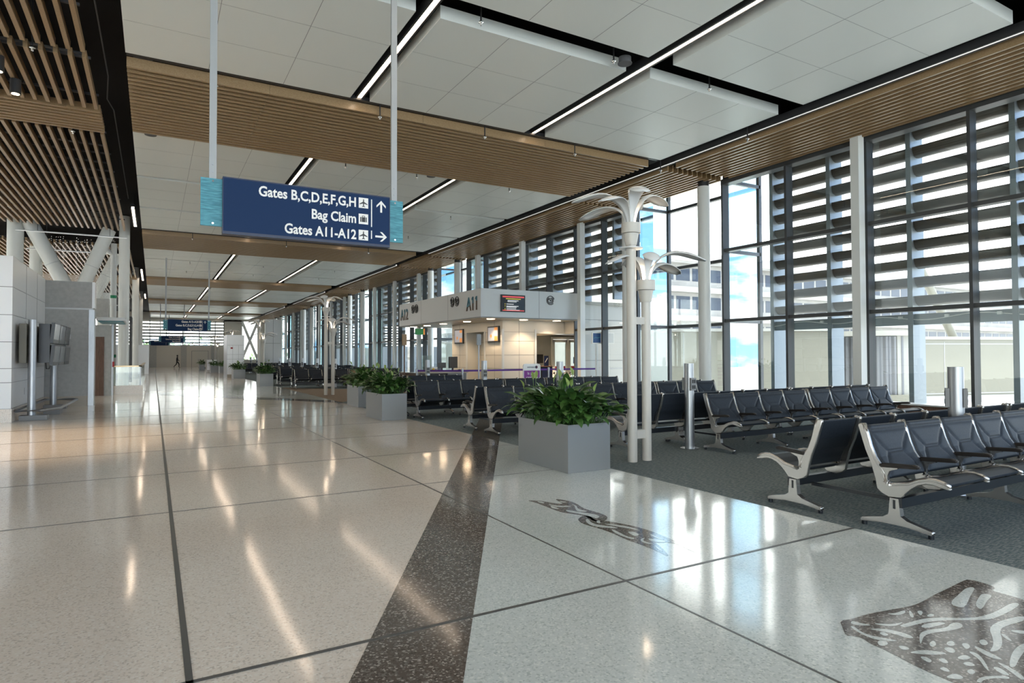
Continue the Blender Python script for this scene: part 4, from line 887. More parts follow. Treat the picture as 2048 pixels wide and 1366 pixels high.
# boarding passage beyond the glass, with its pair of doors
v = thing('boarding_passage', 'beige boarding passage built against the outside of the glass behind the kiosk', 'passage', (16.2, 22, 0))
part('wall', MB().box(14.64, 16.08, 24.5, 24.6, 0, 2.45).box(14.64, 18.1, 20.2, 20.32, -.1, 3.5).box(18, 18.1, 20.32, 24.6, -.1, 3.5).box(16.08, 18, 24.5, 24.6, 2.34, 2.45), 'jetw', v)
part('wall_seam', MB().box(14.66, 18, 20.196, 20.2, 1.27, 1.29).box(14.66, 18, 20.196, 20.2, 2.9, 2.92), 'seam', v)
part('roof', MB().box(14.64, 18.2, 20.1, 24.8, 3.5, 3.62).box(14.64, 18, 20.33, 24.6, 2.46, 2.52), 'jet', v)
part('bulkhead', MB().box(14.42, 14.62, 20.3, 24.5, 2.35, 3.48), 'beige', v)
part('floor_slab', MB().box(14.64, 18, 20.32, 24.62, -.15, 0), 'grey', v)
d = struct('door_2', MB().box(16.08, 16.14, 24.40, 24.5, 0, 2.34).box(16.97, 17.03, 24.40, 24.5, 0, 2.24).box(17.86, 17.92, 24.40, 24.5, 0, 2.34).box(16.14, 17.86, 24.4, 24.5, 2.24, 2.34), 'fascia', 'pair of glazed doors with red decals in the boarding passage')
for a, e in ((16.15, 16.96), (17.04, 17.85)):
    lf = struct('door_leaf', MB().box(a, a + .1, 24.42, 24.48, 0, 2.22).box(e - .1, e, 24.42, 24.48, 0, 2.22).box(a, e, 24.42, 24.48, 2.1, 2.22).box(a, e, 24.42, 24.48, 0, .2).box(a, e, 24.42, 24.48, .62, .7), 'fascia', None, d)
    struct('door_pane', MB().box(a + .1, e - .1, 24.44, 24.45, .2, 2.1), 'glass', None, lf); struct('door_decal', MB().box(a + .12, e - .12, 24.435, 24.44, .78, .98), 'red', None, lf)
    struct('push_bar', MB().box(a + .05, e - .05, 24.37, 24.40, .56, .60), 'steel', None, lf)
struct('notice', MB().box(17.3, 17.62, 24.432, 24.436, 1.1, 1.4), 'blue', None, d)
# screens on the kiosk
def screen(name, label, boxes, frame):
    s = thing(name, label, 'screen', frame[1], 'screens on the gate kiosk'); part('bezel', frame[0], 'bezel', s)
    for nm, b, m in boxes: part(nm, b, m, s)
b = MB().box(10.79, 11.79, Y0 - .06, Y0 - .002, 3.06, 3.68)
tx = MB()
for i, (w, z) in enumerate(((.5, 3.47), (.42, 3.43), (.3, 3.34), (.5, 3.27), (.42, 3.235), (.4, 3.18), (.55, 3.13))): tx.box(11.0 + (0 if i > 1 else .05), 11.0 + w, Y0 - .067, Y0 - .064, z - .010, z + .010)
ye = MB().box(10.98, 11.6, Y0 - .067, Y0 - .064, 3.52, 3.545)
for z in (3.34, 3.27, 3.18, 3.13): ye.box(10.93, 10.96, Y0 - .067, Y0 - .064, z - .012, z + .012)
screen('wall_screen', 'dark screen with red bars on the front of the kiosk fascia', [('display', MB().box(10.82, 11.76, Y0 - .064, Y0 - .06, 3.09, 3.65), 'screen'), ('red_bar', MB().box(10.84, 11.74, Y0 - .067, Y0 - .064, 3.58, 3.63).box(10.84, 11.74, Y0 - .067, Y0 - .064, 3.10, 3.13), 'redglow'), ('text_lines', tx, 'scrtxt'), ('yellow_lines', ye, 'scryel')], (b, (11.29, Y0, 3.06)))
for (a, e, w) in ((24.35, 25.2, 'farther, beside the counter end'), (21.15, 22.05, 'nearer, beside the kiosk corner')):
    ym = a + (e - a) * .42
    screen('wall_screen', 'portrait screen with orange page on kiosk side wall, %s' % w, [
        ('display', MB().box(11.475, 11.48, a + .05, e - .05, 2.06, 2.58), 'scrpale'),
        ('orange_block', MB().box(11.470, 11.475, a + .06, ym - .06, 2.06, 2.24).box(11.470, 11.475, a + .06, ym - .06, 2.47, 2.58).cyl((11.470, e - .3, 2.25), (11.475, e - .3, 2.25), .07, n=12), 'scror')], (MB().box(11.48, 11.545, a, e, 2.0, 2.63), (11.5, (a + e) / 2, 2.0)))
# counter and equipment ------------------------------------------------
t = thing('check_in_counter', 'dark gate counter with pale top in front of the kiosk wall', 'counter', (9.6, 21.4, 0))
part('front', MB().box(8.55, 9.95, 20.9, 21.9, .003, .86), 'counter_front', t); part('end_panel', MB().box(9.2, 9.95, 20.8, 20.9, .003, .86), 'grey', t); part('worktop', MB().box(8.45, 10.0, 20.75, 22.0, .86, .91), 'counter_top', t)
def monitor(x, y, z, w, h, label, rz=0):
    m = thing('computer_monitor', label, 'monitor', (x, y, z), 'computer monitors at the gate', rz, world=False)
    part('screen_panel', MB().box(-w / 2, w / 2, -.02, .02, .12, .12 + h), 'bezel', m); part('stand', MB().box(-.03, .03, 0, .04, .01, .16).box(-.12, .12, -.07, .09, .001, .014), 'blackm', m)
monitor(9.6, 21.2, .912, .5, .42, 'black computer monitor near the kiosk end of the counter', .5)
monitor(9.35, 21.65, .912, .30, .2, 'small black monitor among papers on the gate counter', -.4)
t = thing('desk_printer', 'pale desk printer on the gate counter', 'printer', (8.9, 21.4, .912)); part('body', MB().box(8.78, 9.02, 21.3, 21.6, .912, 1.08), 'white', t); part('slot', MB().box(8.8, 9.0, 21.29, 21.3, .98, 1.0), 'blackm', t)
solo('sneeze_guard', MB().box(8.62, 8.64, 20.95, 21.8, .912, 1.5), 'bglass', 'clear upright screen on the gate counter', 'glass screen')
solo('cup', MB().lathe([(0, .912), (.035, .912), (.045, 1.03), (.038, 1.03), (.03, .92), (0, .92)], (8.78, 21.1), 14), 'yellow', 'yellow cup on the gate counter', 'cup')
t = thing('desk_phone', 'black desk phone on the gate counter edge', 'phone', (9.82, 21.0, .912)); part('base', MB().box(9.74, 9.92, 20.9, 21.08, .912, .95), 'bezel', t); part('handset', MB().obox((9.76, 20.92, .97), (9.76, 21.06, .97), .05, .035), 'bezel', t)
t = thing('exit_sign', 'small green sign hanging under the far end of the kiosk soffit', 'sign', (10.5, 26.9, 2.45)); part('panel', MB().box(10.3, 10.7, 26.88, 26.92, 2.45, 2.72), 'exitg', t); part('hanger', MB().cyl((10.5, 26.9, 2.72), (10.5, 26.9, 2.826), .012, n=8), 'blackm', t); part('amber_edge', MB().box(10.7, 10.76, 26.88, 26.92, 2.45, 2.72), 'scror', t)
t = thing('podium', 'dark blue boarding podium by the passage doors', 'podium', (13.6, 21.9, 0)); part('body', MB().box(13.3, 13.75, 21.6, 22.1, .003, 1.02), 'bezel', t); part('front_panel', MB().box(13.75, 14.25, 21.6, 22.1, .003, 1.02), 'dkblue', t); part('worktop', MB().box(13.1, 14.3, 21.55, 22.15, 1.02, 1.05), 'woodd', t)
monitor(13.72, 21.8, 1.052, .44, .36, 'black computer monitor on the boarding podium', .2)
t = thing('tabletop_sign', 'small dark blue sign card on the boarding podium', 'sign', (14.08, 21.8, 1.052)); part('card', MB().box(13.97, 14.19, 21.8, 21.82, 1.052, 1.47), 'dkblue', t); part('white_stroke', MB().obox((14.02, 21.798, 1.2), (14.14, 21.798, 1.38), .004, .03), 'signw', t)
# queue barriers -------------------------------------------------------
Qp = [(7.62, 19.75, 'by the far end of the counter'), (8.85, 18.8, 'in front of the counter'), (9.65, 18.8, 'before the kiosk doorway'), (12.3, 18.9, 'behind the purple floor sign'), (14.2, 18.6, 'beside the blue sign by the window')]
for x, y, w in Qp[:4]:
    t = thing('barrier_post', 'slim steel belt barrier post %s' % w, 'barrier post', (x, y, 0), 'belt barrier posts'); part('pole', MB().cyl((x, y, .003), (x, y, 1.0), .03, n=14), 'steel', t); part('base', MB().cyl((x, y, .003), (x, y, .02), .16, n=20), 'steel', t); part('head', MB().cyl((x, y, .92), (x, y, 1.06), .036, n=14), 'steel', t)
for (a, c, w) in ((0, 1, 'before the counter'), (1, 2, 'before the kiosk doorway'), (2, 3, 'before the pale kiosk wall'), (3, 4, 'before the boarding podium')):
    p, q = Qp[a], Qp[c]
    solo('barrier_belt', MB().obox((p[0] + .04, p[1], .99), (q[0] - .04, q[1], .99), .004, .06), 'purple', 'purple barrier belt stretched %s' % w, 'belt', 'purple barrier belts')
t = thing('floor_sign', 'white and purple sign board about carry-on bags by the belts', 'sign', (11.38, 18.55, 0))
sb = MB(); rr = [(.34 * sx + .05 * math.cos(q) * (1 if sx > 0 else -1) * 0, 0) for sx, q in ((1, 0),)]
part('board', MB().ext([(11.03, .15), (11.73, .15), (11.73, 1.14), (11.70, 1.19), (11.65, 1.2), (11.11, 1.2), (11.06, 1.19), (11.03, 1.14)], 'y', 18.54, 18.57), 'signw', t)
part('purple_panel', MB().box(11.06, 11.70, 18.535, 18.54, .18, .97), 'purplel', t)
part('roundel', MB().cyl((11.56, 18.53, 1.085), (11.56, 18.54, 1.085), .05, n=20), 'dkblue', t); part('roundel_mark', MB().ext([(11.55, 1.12), (11.585, 1.10), (11.59, 1.07), (11.565, 1.045), (11.57, 1.08)], 'y', 18.527, 18.531), 'red', t)
text('lettering', 'HAWAIIAN', .062, (11.50, 18.535, 1.06), 'dkblue', t, bold=.01, ext=.001)
for i, s in enumerate(('Is your', 'carry-on', 'bag ready', 'to board?')): text('lettering', s, .135, (11.38, 18.534, .83 - .14 * i), 'signw', t, align='CENTER', bold=.0, ext=.001)
part('foot', MB().box(11.0, 11.76, 18.40, 18.70, .003, .03).box(11.1, 11.15, 18.54, 18.57, .03, .2).box(11.6, 11.65, 18.54, 18.57, .03, .2), 'grey', t)
t = thing('pole_sign', 'blue poster in a white frame on a slim pole by the window', 'sign', (14.2, 18.6, 0)); part('frame', MB().box(13.99, 14.41, 18.55, 18.6, 1.91, 2.34), 'signw', t); part('poster', MB().box(14.03, 14.37, 18.545, 18.55, 1.95, 2.30), 'blue', t)
part('poster_wave', MB().ext([(14.05, 2.10), (14.15, 2.14), (14.25, 2.12), (14.35, 2.15), (14.35, 2.17), (14.25, 2.14), (14.15, 2.16), (14.05, 2.12)], 'y', 18.542, 18.545), 'teal', t); part('pole', MB().cyl((14.2, 18.6, .02), (14.2, 18.6, 1.91), .022, n=12), 'white', t); part('base', MB().cyl((14.2, 18.6, .003), (14.2, 18.6, .022), .17, n=20), 'white', t)
for x, y, w, m in ((9.35, 18.6, 'in front of the kiosk doorway', 'steel'), (7.15, 19.65, 'by the far counter end', 'woodd')):
    t = thing('queue_sign', 'tall slim pole with grey head %s' % w, 'sign', (x, y, 0), 'tall slim queue poles'); part('pole', MB().cyl((x, y, .02), (x, y, 1.86), .022, n=12), m, t); part('head', MB().box(x - .07, x + .07, y - .04, y + .04, 1.84, 2.2), 'steelm' if m == 'steel' else 'box', t); part('base', MB().cyl((x, y, .003), (x, y, .022), .15, n=20), 'steel', t)
t = thing('stroller', 'folded pushchair parked beyond the planters', 'pushchair', (7.0, 20.3, 0))
part('handle', MB().tube([(6.7, 20.3, .4), (6.85, 20.3, .95), (7.1, 20.3, 1.05), (7.2, 20.3, .9)], .03, 8), 'blackm', t); part('seat', MB().obox((6.6, 20.3, .45), (7.05, 20.3, .75), .4, .06), 'grey', t)
for x in (6.6, 7.1): part('wheel', MB().cyl((x, 20.15, .12), (x, 20.2, .12), .115, n=16), 'blackm', t)
part('leg', MB().tube([(6.6, 20.2, .12), (6.85, 20.2, .6), (7.1, 20.2, .12)], .02, 8), 'blackm', t)
t = thing('carton', 'brown cardboard carton beyond the planters', 'box', (6.05, 20.3, 0)); part('body', MB().box(5.75, 6.25, 20.1, 20.6, .003, .9), 'box', t); part('flap', MB().obox((5.75, 20.35, .9), (5.65, 20.35, 1.02), .5, .01).obox((6.25, 20.35, .9), (6.33, 20.35, 1.0), .5, .01), 'box', t)

# ================================================================== left side
t = thing('white_wall_unit', 'white panelled wall unit at the near left of the concourse', 'wall unit', (-4.4, 20.6, 0))
part('body', MB().box(-6.2, -2.815, 18.13, 23.1, .31, 3.81), 'wpanel', t); part('plinth', MB().box(-6.2, -2.80, 18.115, 23.1, 0, .31), 'terr', t)
s = MB()
for z in (.31, .91, 1.23, 1.84, 2.46, 3.1): s.box(-6.2, -2.812, 18.126, 18.13, z - .007, z + .007).box(-2.815, -2.811, 18.13, 23.1, z - .007, z + .007)
for y in (19.9, 21.6): s.box(-2.815, -2.811, y - .006, y + .006, 2.46, 3.81)
s.box(-2.815, -2.811, 19.8, 19.82, 2.25, 2.40).box(-2.815, -2.811, 19.8, 19.82, .55, .72)
part('panel_seam', s, 'grey', t)
t = thing('screen_stand', 'two post steel stand carrying six dark screens before the white wall unit', 'screen stand', (-2.5, 20.4, 0))
for y in (18.6, 22.3):
    p = part('post', MB().cyl((-2.5, y, .11), (-2.5, y, 2.38), .085, n=24), 'steel', t); part('base_plate', MB().box(-2.72, -2.18, y - .17, y + .17, .003, .115), 'grey', t)
part('base_plate', MB().box(-2.45, -2.1, 20.0, 20.6, .003, .12), 'grey', t)
part('guard_rail', MB().tube([(-2.75, 18.3, .24), (-2.3, 18.25, .24), (-1.98, 18.9, .24), (-1.95, 22.4, .24), (-2.2, 22.75, .24), (-2.75, 22.75, .24)], .035, 10, closed=True), 'steel', t)
part('back_box', MB().box(-2.74, -2.60, 18.5, 22.1, 1.35, 2.28), 'jet', t); part('mount', MB().box(-2.42, -2.20, 18.9, 22.1, 1.35, 2.30), 'bezel', t)
for i in range(3):
    for z0, z1 in ((1.83, 2.33), (1.28, 1.79)):
        y0 = 18.85 + i * 1.12; o = part('screen', MB().ext([(-2.20, z0), (-2.13, z0 + .0), (-2.09, z1), (-2.16, z1)], 'y', y0, y0 + 1.06), 'bezel', t)
        part('display', MB().add([(-2.128, y0 + .03, z0 + .03), (-2.128, y0 + 1.03, z0 + .03), (-2.090, y0 + 1.03, z1 - .03), (-2.090, y0 + .03, z1 - .03)], [(0, 1, 2, 3)]), 'screen', o)
part('cable', MB().tube([(-2.2, 19.0, 1.3), (-2.22, 19.0, 1.2), (-2.28, 19.05, 1.2), (-2.3, 19.1, 1.35)], .01, 6), 'blackm', t)
t = thing('lift_core', 'grey panelled lift core with steel edge behind the screen stand', 'lift core', (-2.3, 23.4, 0))
part('lower_wall', MB().box(-4.2, -1.72, 23.12, 23.6, .0, 2.93), 'gpanel', t); part('kick_plate', MB().box(-4.2, -1.715, 23.11, 23.13, .0, .30), 'counter_top', t); part('edge_trim', MB().box(-1.73, -1.585, 23.10, 23.6, 0, 2.93), 'steel', t)
part('upper_wall', MB().box(-4.3, -1.64, 23.08, 23.65, 2.98, 3.78), 'gpanel', t); part('upper_edge', MB().box(-1.65, -1.58, 23.07, 23.66, 2.98, 3.78), 'wpanel', t); part('reveal', MB().box(-4.25, -1.62, 23.12, 23.6, 2.93, 2.98), 'fascia', t)
part('switch_plate', MB().box(-2.32, -2.18, 23.10, 23.12, 2.03, 2.17), 'fascia', t)
t = thing('lift_lobby_wall', 'grey wall with brown door and glazed canopy beyond the lift core', 'lift lobby', (-1.5, 27.4, 0))
part('wall', MB().box(-3, -1.36, 28.6, 29.0, 0, 2.7), 'gpanel', t); part('door', MB().box(-1.95, -1.64, 28.57, 28.6, 0, 2.25), 'woodd', t); part('upper_wall', MB().box(-3, -1.5, 28.4, 29.0, 2.95, 3.7), 'gpanel', t)
part('edge_trim', MB().box(-1.40, -1.34, 28.56, 29.0, 0, 2.72), 'steel', t)
part('canopy', MB().box(-1.8, -.92, 27.0, 29.4, 2.80, 2.92), 'fascia', t); part('canopy_glass', MB().box(-1.75, -.97, 27.1, 29.35, 2.77, 2.79), 'teal', t)
part('alarm_box', MB().box(-1.36, -1.30, 28.4, 28.56, 1.1, 1.3), 'red', t)
t = thing('balustrade', 'glass balustrade with bronze handrail on a low terrazzo curb', 'balustrade', (-1, 30, 0))
part('curb', MB().box(-2.2, -.36, 29.4, 29.65, 0, .34).box(-.62, -.36, 29.65, 43, 0, .34), 'terr', t)
part('glass_panel', MB().add([(-2.2, 29.5, .34), (-.46, 29.5, .34), (-.46, 29.5, 1.08), (-2.2, 29.5, 1.08)], [(0, 1, 2, 3)]), 'bglass', t); part('glass_panel', MB().add([(-.46, 29.5, .34), (-.46, 43, .34), (-.46, 43, 1.08), (-.46, 29.5, 1.08)], [(0, 1, 2, 3)]), 'bglass', t)
part('handrail', MB().box(-2.2, -.40, 29.45, 29.55, 1.08, 1.13).box(-.51, -.40, 29.45, 43, 1.08, 1.13), 'gold', t); part('end_post', MB().box(-.47, -.43, 29.46, 29.50, .34, 1.1), 'steel', t)
def brace(p, q, r, label, group='white tubular braces'):
    t_ = thing('roof_brace', label, 'brace', (p[0], p[1], 0), group); part('tube', MB().cyl(p, q, r, n=24), 'column', t_); d = (Vector(q) - Vector(p)); c = Vector(p) + d * .62
    part('weld_ring', MB().cyl(tuple(c - d.normalized() * .02), tuple(c + d.normalized() * .02), r + .008, n=24), 'fascia', t_)
k = 31 / 27
def sc(x, z, kk=k): return (x * kk, 1.5 + (z - 1.5) * kk)
a = sc(-3.76, 6.16); b_ = sc(-2.81, 4.18); c_ = sc(-1.43, 6.11); d_ = sc(-2.15, 4.18)
def down(p, q, z): s_ = (z - q[1]) / (p[1] - q[1]); return (q[0] + (p[0] - q[0]) * s_, z)
lo1 = down(a, b_, 2.6); lo2 = down(c_, d_, 2.6)
brace((lo1[0], 31, lo1[1]), (a[0], 31, a[1]), .27, 'white slanting brace, nearer frame, leaning toward the wall unit')
brace((lo2[0], 31, lo2[1]), (c_[0], 31, c_[1]), .25, 'white slanting brace, nearer frame, leaning toward the lit void')
brace((-2.6, 35.5, 2.8), (-4.75, 35.5, 7.2), .27, 'white slanting brace, rear frame, leaning toward the wall unit')
brace((-2.75, 35.5, 3.6), (-1.55, 35.5, 6.4), .23, 'white slanting brace, rear frame, leaning toward the slim pipe')
cn = len([o for o in bpy.data.objects if o.name.startswith('column_')])
for x, y, r, w in ((-1.10, 31.0, .20, 'round white column rising behind the glass balustrade'), (-4.75, 31.0, .27, 'thick white column behind the white wall unit'), (-4.75, 36, .25, 'white column behind the near column by the wall unit'), (-1.07, 48.5, .20, 'round white column farther along the void edge'), (-1.07, 66, .20, 'round white column far along the void edge'), (-2.1, 36.5, .30, 'white column behind the lift core')):
    cn += 1; struct('column_%d' % cn, MB().cyl((x, y, 0), (x, y, 7.4 if r < .29 else 4.6), r, n=28), 'column', w)
t = thing('drain_pipe', 'slim white vertical pipe with green labels behind the balustrade column', 'pipe', (-1.53, 32.2, 0))
part('pipe', MB().cyl((-1.53, 32.2, 0), (-1.53, 32.2, 6.4), .115, n=20).cyl((-1.53, 32.2, 5.5), (-1.53, 32.2, 5.6), .13, n=20).cyl((-1.53, 32.2, 3.7), (-1.53, 32.2, 3.74), .16, n=16).tube([(-1.53, 32.2, 5.9), (-1.8, 32.2, 6.1), (-1.9, 32.2, 6.4)], .11, 14), 'white', t)
for z in (1.45, 4.02): part('label_band', MB().cyl((-1.53, 32.2, z), (-1.53, 32.2, z + .13), .118, n=20), 'exitg', t)
b = MB(); R = random.Random(4)
for i in range(70):
    x = R.uniform(-4.3, -1.5); y = R.uniform(32.5, 35); z = 6.6
    b.cur = 0; zb = R.uniform(3.6, 4.4)
    while z > zb:
        q = .013; b.add([(x + q, y, z), (x - q, y, z), (x, y + q, z), (x, y - q, z), (x, y, z + q), (x, y, z - q)], [(0, 2, 4), (2, 1, 4), (1, 3, 4), (3, 0, 4), (2, 0, 5), (1, 2, 5), (3, 1, 5), (0, 3, 5)]); z -= R.uniform(.08, .3)
solo('bead_curtain', b, 'bead', 'hanging strings of small crystal beads behind the white braces', 'bead curtain', None, 'stuff')
solo('mesh_screen', MB().box(-.9, -.82, 31.3, 32.6, .4, 3.2), 'duct', 'dark mesh strip beside the round column', 'screen')
for z, y in ((6.42, 30.6), (6.05, 33.0)):
    t = thing('ledge_light', 'thin warm light ledge over the white braces, %s' % ('nearer' if y < 31 else 'rear'), 'light', (-3, y, z), 'light ledges by the braces'); part('rail', MB().box(-4.7, -1.0, y, y + .05, z, z + .04), 'fascia', t); part('hanger', MB().cyl((-4.0, y + .02, z + .04), (-4.0, y + .02, 7.46), .01, n=6).cyl((-1.6, y + .02, z + .04), (-1.6, y + .02, 7.46), .01, n=6), 'blackm', t); part('glow', MB().box(-4.7, -1.0, y + .01, y + .04, z - .006, z), 'ledw', t)
t = thing('white_enclosure', 'plain white box enclosure beside the void far down the hall', 'box', (-.95, 62, 0)); part('body', MB().box(-3.2, -.34, 61.5, 64, 0, 2.46), 'wpanel', t); part('top_edge', MB().box(-3.2, -.33, 61.49, 64, 2.46, 2.49), 'fascia', t)
t = thing('white_pier', 'square white panelled pier standing beside the far planters', 'pier', (4.9, 48, 0)); part('body', MB().box(4.38, 5.46, 47.05, 49.3, .24, 2.95), 'wpanel', t); part('base', MB().box(4.4, 5.44, 47.07, 49.28, 0, .24), 'counter_top', t); part('side_plate', MB().box(4.365, 4.38, 47.05, 49.3, 0, 2.95), 'steel', t)
part('panel_seam', MB().box(4.38, 5.46, 47.045, 47.05, 2.24, 2.25).box(4.38, 5.46, 47.045, 47.05, 1.6, 1.61).box(4.38, 5.46, 47.045, 47.05, 1.28, 1.29).box(4.72, 4.73, 47.045, 47.05, .24, 2.24).box(5.1, 5.11, 47.045, 47.05, .24, 2.24), 'grey', t); part('alarm_plate', MB().box(4.6, 4.74, 47.03, 47.05, 2.0, 2.1), 'red', t)
t = thing('low_counter', 'low white counter block near the far end of the aisle', 'counter', (4.9, 66, 0)); part('body', MB().box(4.35, 5.2, 65.2, 67, .2, 1.15), 'wpanel', t); part('base', MB().box(4.38, 5.18, 65.25, 67, 0, .2), 'gpanel', t)
t = thing('tall_wall_panel', 'white panelled wall end beside the far windows', 'wall', (11.5, 80, 0)); part('body', MB().box(11.6, 13.4, 80, 80.3, 0, 5.9), 'wpanel', t); part('grey_seam', MB().box(11.6, 13.4, 79.99, 80, 3, 3.03).box(12.5, 12.53, 79.99, 80, 0, 5.9), 'grey', t)

# ================================================================== a person far down the hall
P3 = {'pel': (0, 0, .90, .125), 'sp': (0, .01, 1.10, .125), 'ch': (0, .02, 1.28, .135), 'nk': (0, .03, 1.43, .055), 'hd': (0, .05, 1.54, .085), 'tp': (0, .05, 1.63, .07),
      'hl': (.07, 0, .86, .085), 'kl': (.09, .22, .50, .062), 'al': (.09, .20, .11, .042), 'tl': (.09, .36, .05, .035),
      'hr': (-.07, 0, .86, .085), 'kr': (-.09, -.06, .48, .062), 'ar': (-.09, -.36, .16, .042), 'tr': (-.09, -.26, .04, .033),
      'sl': (.17, .02, 1.34, .055), 'el': (.21, -.10, 1.08, .043), 'wl': (.20, .02, .88, .032), 'fl': (.19, .06, .80, .028),
      'sr': (-.17, .02, 1.34, .055), 'er': (-.21, .10, 1.08, .043), 'wr': (-.20, .26, .93, .032), 'fr': (-.19, .31, .87, .028)}
E3 = [('pel', 'sp'), ('sp', 'ch'), ('ch', 'nk'), ('nk', 'hd'), ('hd', 'tp'), ('pel', 'hl'), ('hl', 'kl'), ('kl', 'al'), ('al', 'tl'), ('pel', 'hr'), ('hr', 'kr'), ('kr', 'ar'), ('ar', 'tr'), ('ch', 'sl'), ('sl', 'el'), ('el', 'wl'), ('wl', 'fl'), ('ch', 'sr'), ('sr', 'er'), ('er', 'wr'), ('wr', 'fr')]
ks = list(P3); me = bpy.data.meshes.new('person'); me.from_pydata([P3[q][:3] for q in ks], [(ks.index(u), ks.index(w)) for u, w in E3], [])
o = bpy.data.objects.new('person_tmp', me); COL.objects.link(o); sm_ = o.modifiers.new('skin', 'SKIN'); o.modifiers.new('sub', 'SUBSURF').levels = 2
for i, q in enumerate(ks): me.skin_vertices[0].data[i].radius = (P3[q][3],) * 2; me.skin_vertices[0].data[i].use_root = (q == 'pel')
dg = bpy.context.evaluated_depsgraph_get(); pm = bpy.data.meshes.new_from_object(o.evaluated_get(dg)); bpy.data.objects.remove(o)
pm.materials.clear(); pm.materials.append(M['cloth']); pm.materials.append(M['skin'])
for p in pm.polygons:
    p.use_smooth = True; c = p.center
    p.material_index = 1 if (c.z > 1.42 or (c.z < .90 and abs(c.x) > .165)) else 0
pr = bpy.data.objects.new('person', pm); pr.location = (2.61, 90.6, .0); pr.rotation_euler = (0, 0, -PI / 2 + .1); COL.objects.link(pr)
tag(pr, 'person in dark clothes walking across the far end of the hall', 'person')
b = MB(); b.lathe([(0.0, 1.675), (.06, 1.66), (.092, 1.60), (.094, 1.54), (.07, 1.46), (.0, 1.45)], (0, .03), 14); hm = b.mesh('hair', 'hair'); h = bpy.data.objects.new('hair', hm); COL.objects.link(h); h.parent = pr

# ================================================================== outside
solo('apron', MB().box(17, 260, -160, 240, -4.3, -4.0), 'concrete', 'sunlit concrete apron outside the windows', 'ground', kind='structure')
t = thing('boarding_bridge', 'beige boarding bridge with corrugated rotunda and long tunnel outside the windows', 'boarding bridge', (26.8, 15.7, -4))
part('walkway', MB().add([(18.15, 20.1, -.15), (24.5, 16, -.15), (26.2, 18.6, -.15), (18.15, 23.6, -.15), (18.15, 20.1, 2.45), (24.5, 16, 2.45), (26.2, 18.6, 2.45), (18.15, 23.6, 2.45)], [(0, 1, 5, 4), (1, 2, 6, 5), (2, 3, 7, 6), (0, 4, 7, 3), (4, 5, 6, 7), (0, 3, 2, 1)]), 'jet', t)
part('walkway_roof', MB().obox((19.2, 20.9, 2.52), (25.3, 17.2, 2.52), 3.3, .12), 'jetw', t)
dv = Vector((6.5, -4.2, 0)).normalized(); nv = Vector((-.543, -.84, 0))
s = MB()
for q in (1.6, 3.9, 5.7): p = Vector((18, 20.2, 0)) + dv * q + nv * .006; s.obox((p.x, p.y, 0), (p.x, p.y, 2.4), .02, .02)
part('walkway_seam', s, 'steelm', t)
b = MB(); n = 120; vs = []
for i in range(n):
    a = 2 * PI * i / n; r = 1.5 + (.05 if i % 4 < 2 else -.03); vs.append((26.85 + r * math.cos(a), 15.75 + r * math.sin(a)))
b.ext(vs, 'z', -.15, 2.22); part('rotunda', b, 'corr', t)
part('rotunda_roof', MB().cyl((26.85, 15.75, 2.24), (26.85, 15.75, 2.45), 1.9, n=40), 'jetw', t); part('rotunda_floor', MB().cyl((26.85, 15.75, -.4), (26.85, 15.75, -.15), 1.8, n=40), 'jet', t); part('rotunda_column', MB().cyl((26.85, 15.75, -4), (26.85, 15.75, -.4), .5, n=24), 'jet', t)
q0 = Vector((27.6, 14.2, 0)); td = Vector((.96, -.28, 0)); tn = Vector((.28, .96, 0))
def tb(u0, u1, v0, v1, z0, z1):
    c = [q0 + td * u + tn * w for u, w in ((u0, v0), (u1, v0), (u1, v1), (u0, v1))]
    return MB().add([(p.x, p.y, z0) for p in c] + [(p.x, p.y, z1) for p in c], [(0, 1, 5, 4), (1, 2, 6, 5), (2, 3, 7, 6), (3, 0, 4, 7), (4, 5, 6, 7), (3, 2, 1, 0)])
part('tunnel', tb(-.6, 22, 0, 2.6, -.25, 2.1), 'jet', t); part('tunnel_roof', tb(-.8, 22.2, -.08, 2.7, 2.1, 2.22), 'jetw', t); part('tunnel_skirt', tb(-.6, 22, -.05, 2.65, -.55, -.25), 'steelm', t); part('tunnel_frame', tb(-1.4, -.6, -.25, 2.9, -.3, 2.35), 'jetw', t)
s = MB()
for u in (1.2, 5.0, 8.8, 12.6, 16.4): x = tb(u, u + .035, -.012, 0, -.2, 2.0); s.add(x.v, x.f)
for zz in (1.9, -.18): x = tb(.2, 22, -.015, 0, zz, zz + .04); s.add(x.v, x.f)
part('tunnel_seam', s, 'steelm', t); p = q0 + td * 5.6 + tn * -.02; part('red_dot', MB().cyl((p.x, p.y, .1), (p.x + .006, p.y - .02, .1), .08, n=16), 'red', t)
for u, w in ((3.2, -2.4), (9.6, 2.6)):
    p = q0 + td * u + tn * 1.3; q = q0 + td * (u + w) + tn * 1.3
    part('strut', MB().cyl((p.x, p.y, 2.2), (q.x, q.y, 6.4), .17, n=14), 'jet', t)
part('support_leg', MB().box(40, 40.6, 10.4, 11, -4, -.5), 'jet', t)
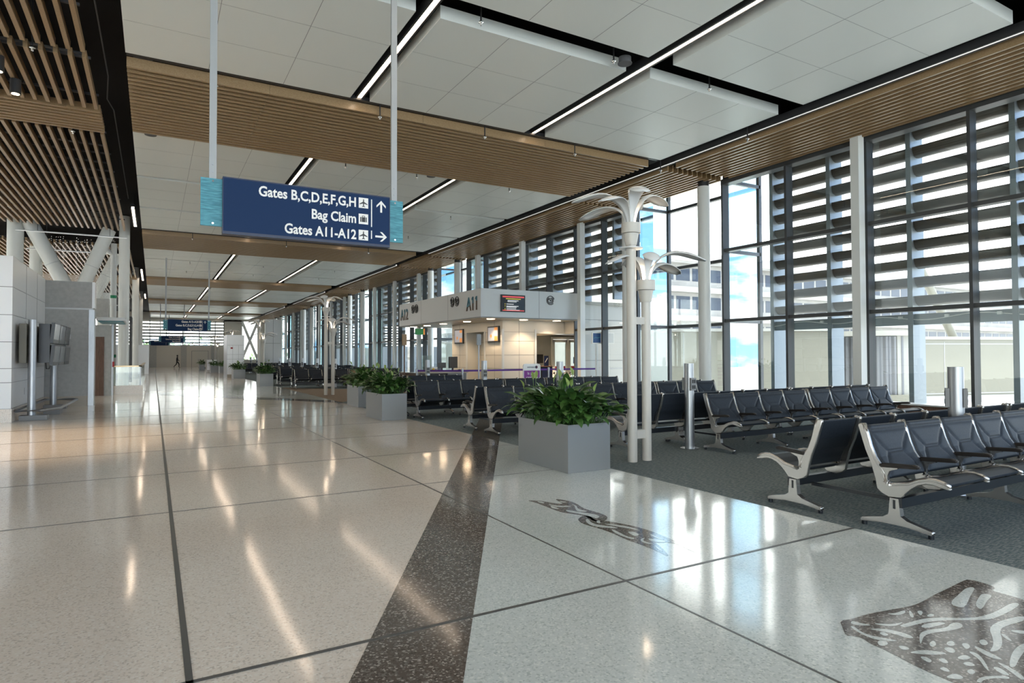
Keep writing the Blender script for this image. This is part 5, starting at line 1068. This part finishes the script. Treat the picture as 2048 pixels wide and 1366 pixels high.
def block(x0, x1, y0, y1, z1, floors, label, nx, axis='y', z0=-4, band=.45, mw='bwhite'):
    t = thing('terminal_building', label, 'building', ((x0 + x1) / 2, (y0 + y1) / 2, z0)); part('walls', MB().box(x0, x1, y0, y1, z0, z1), mw, t)
    h = (z1 - z0) / floors
    for f in range(floors):
        za = z0 + f * h + h * .38; zb = za + h * band; g = MB()
        for i in range(nx):
            if axis == 'y':
                a = x0 + (x1 - x0) * (i + .08) / nx; e = x0 + (x1 - x0) * (i + .92) / nx; g.box(a, e, y0 - .03, y0 + .1, za, zb)
            else:
                a = y0 + (y1 - y0) * (i + .12) / nx; e = y0 + (y1 - y0) * (i + .88) / nx; g.box(x0 - .03, x0 + .1, a, e, za, zb)
        part('window_row', g, 'bglz', t)
        l = MB()
        if axis == 'y': l.box(x0 - .3, x1 + .3, y0 - 1.1, y0, zb + .35, zb + .55 + h * .12)
        else: l.box(x0 - 1.1, x0, y0 - .3, y1 + .3, zb + .35, zb + .55 + h * .12)
        part('ledge', l, mw, t)
    part('parapet', MB().box(x0 - .4, x1 + .4, y0 - 1.2 if axis == 'y' else y0, y1 + .4, z1, z1 + 1.0), mw, t)
block(44, 150, 50, 70, 11.5, 5, 'long white terminal block with window bands beyond the boarding bridge', 44)
block(34, 43, 72, 118, 20, 9, 'tall white parking block with open window grid far outside the windows', 20, 'x')
block(62, 90, -90, -60, 7, 3, 'low grey building far outside beyond the apron', 10, 'x', mw='grey')
for i, (x, y, h) in enumerate(((-3, 112, 3.9), (3, 108, 3.7), (7, 115, 3.9), (12.5, 110, 1.8))):
    t = thing('tree', 'green tree outside the end wall, %s' % ('behind the hanging signs', 'near the walking person', 'above the wide door', 'behind the crossed braces')[i], 'tree', (x, y, -4), 'trees outside the end wall'); part('trunk', MB().cyl((x, y, -4), (x, y, h - 2), .2, .12, n=10), 'bark', t)
    R = random.Random(i); b = MB(); b.smooth = True
    for k in range(260):
        v = Vector((R.gauss(0, 1), R.gauss(0, 1), R.gauss(0, .7))).normalized() * R.uniform(1.2, 2.4); leaf(b, (x + v.x * 1.3, y + v.y, h - 2 + v.z), R.uniform(0, 6.28), R.uniform(.3, 1.4), R.uniform(.6, 1.0), .22, .8, .3)
    part('crown', b, 'leaf', t)
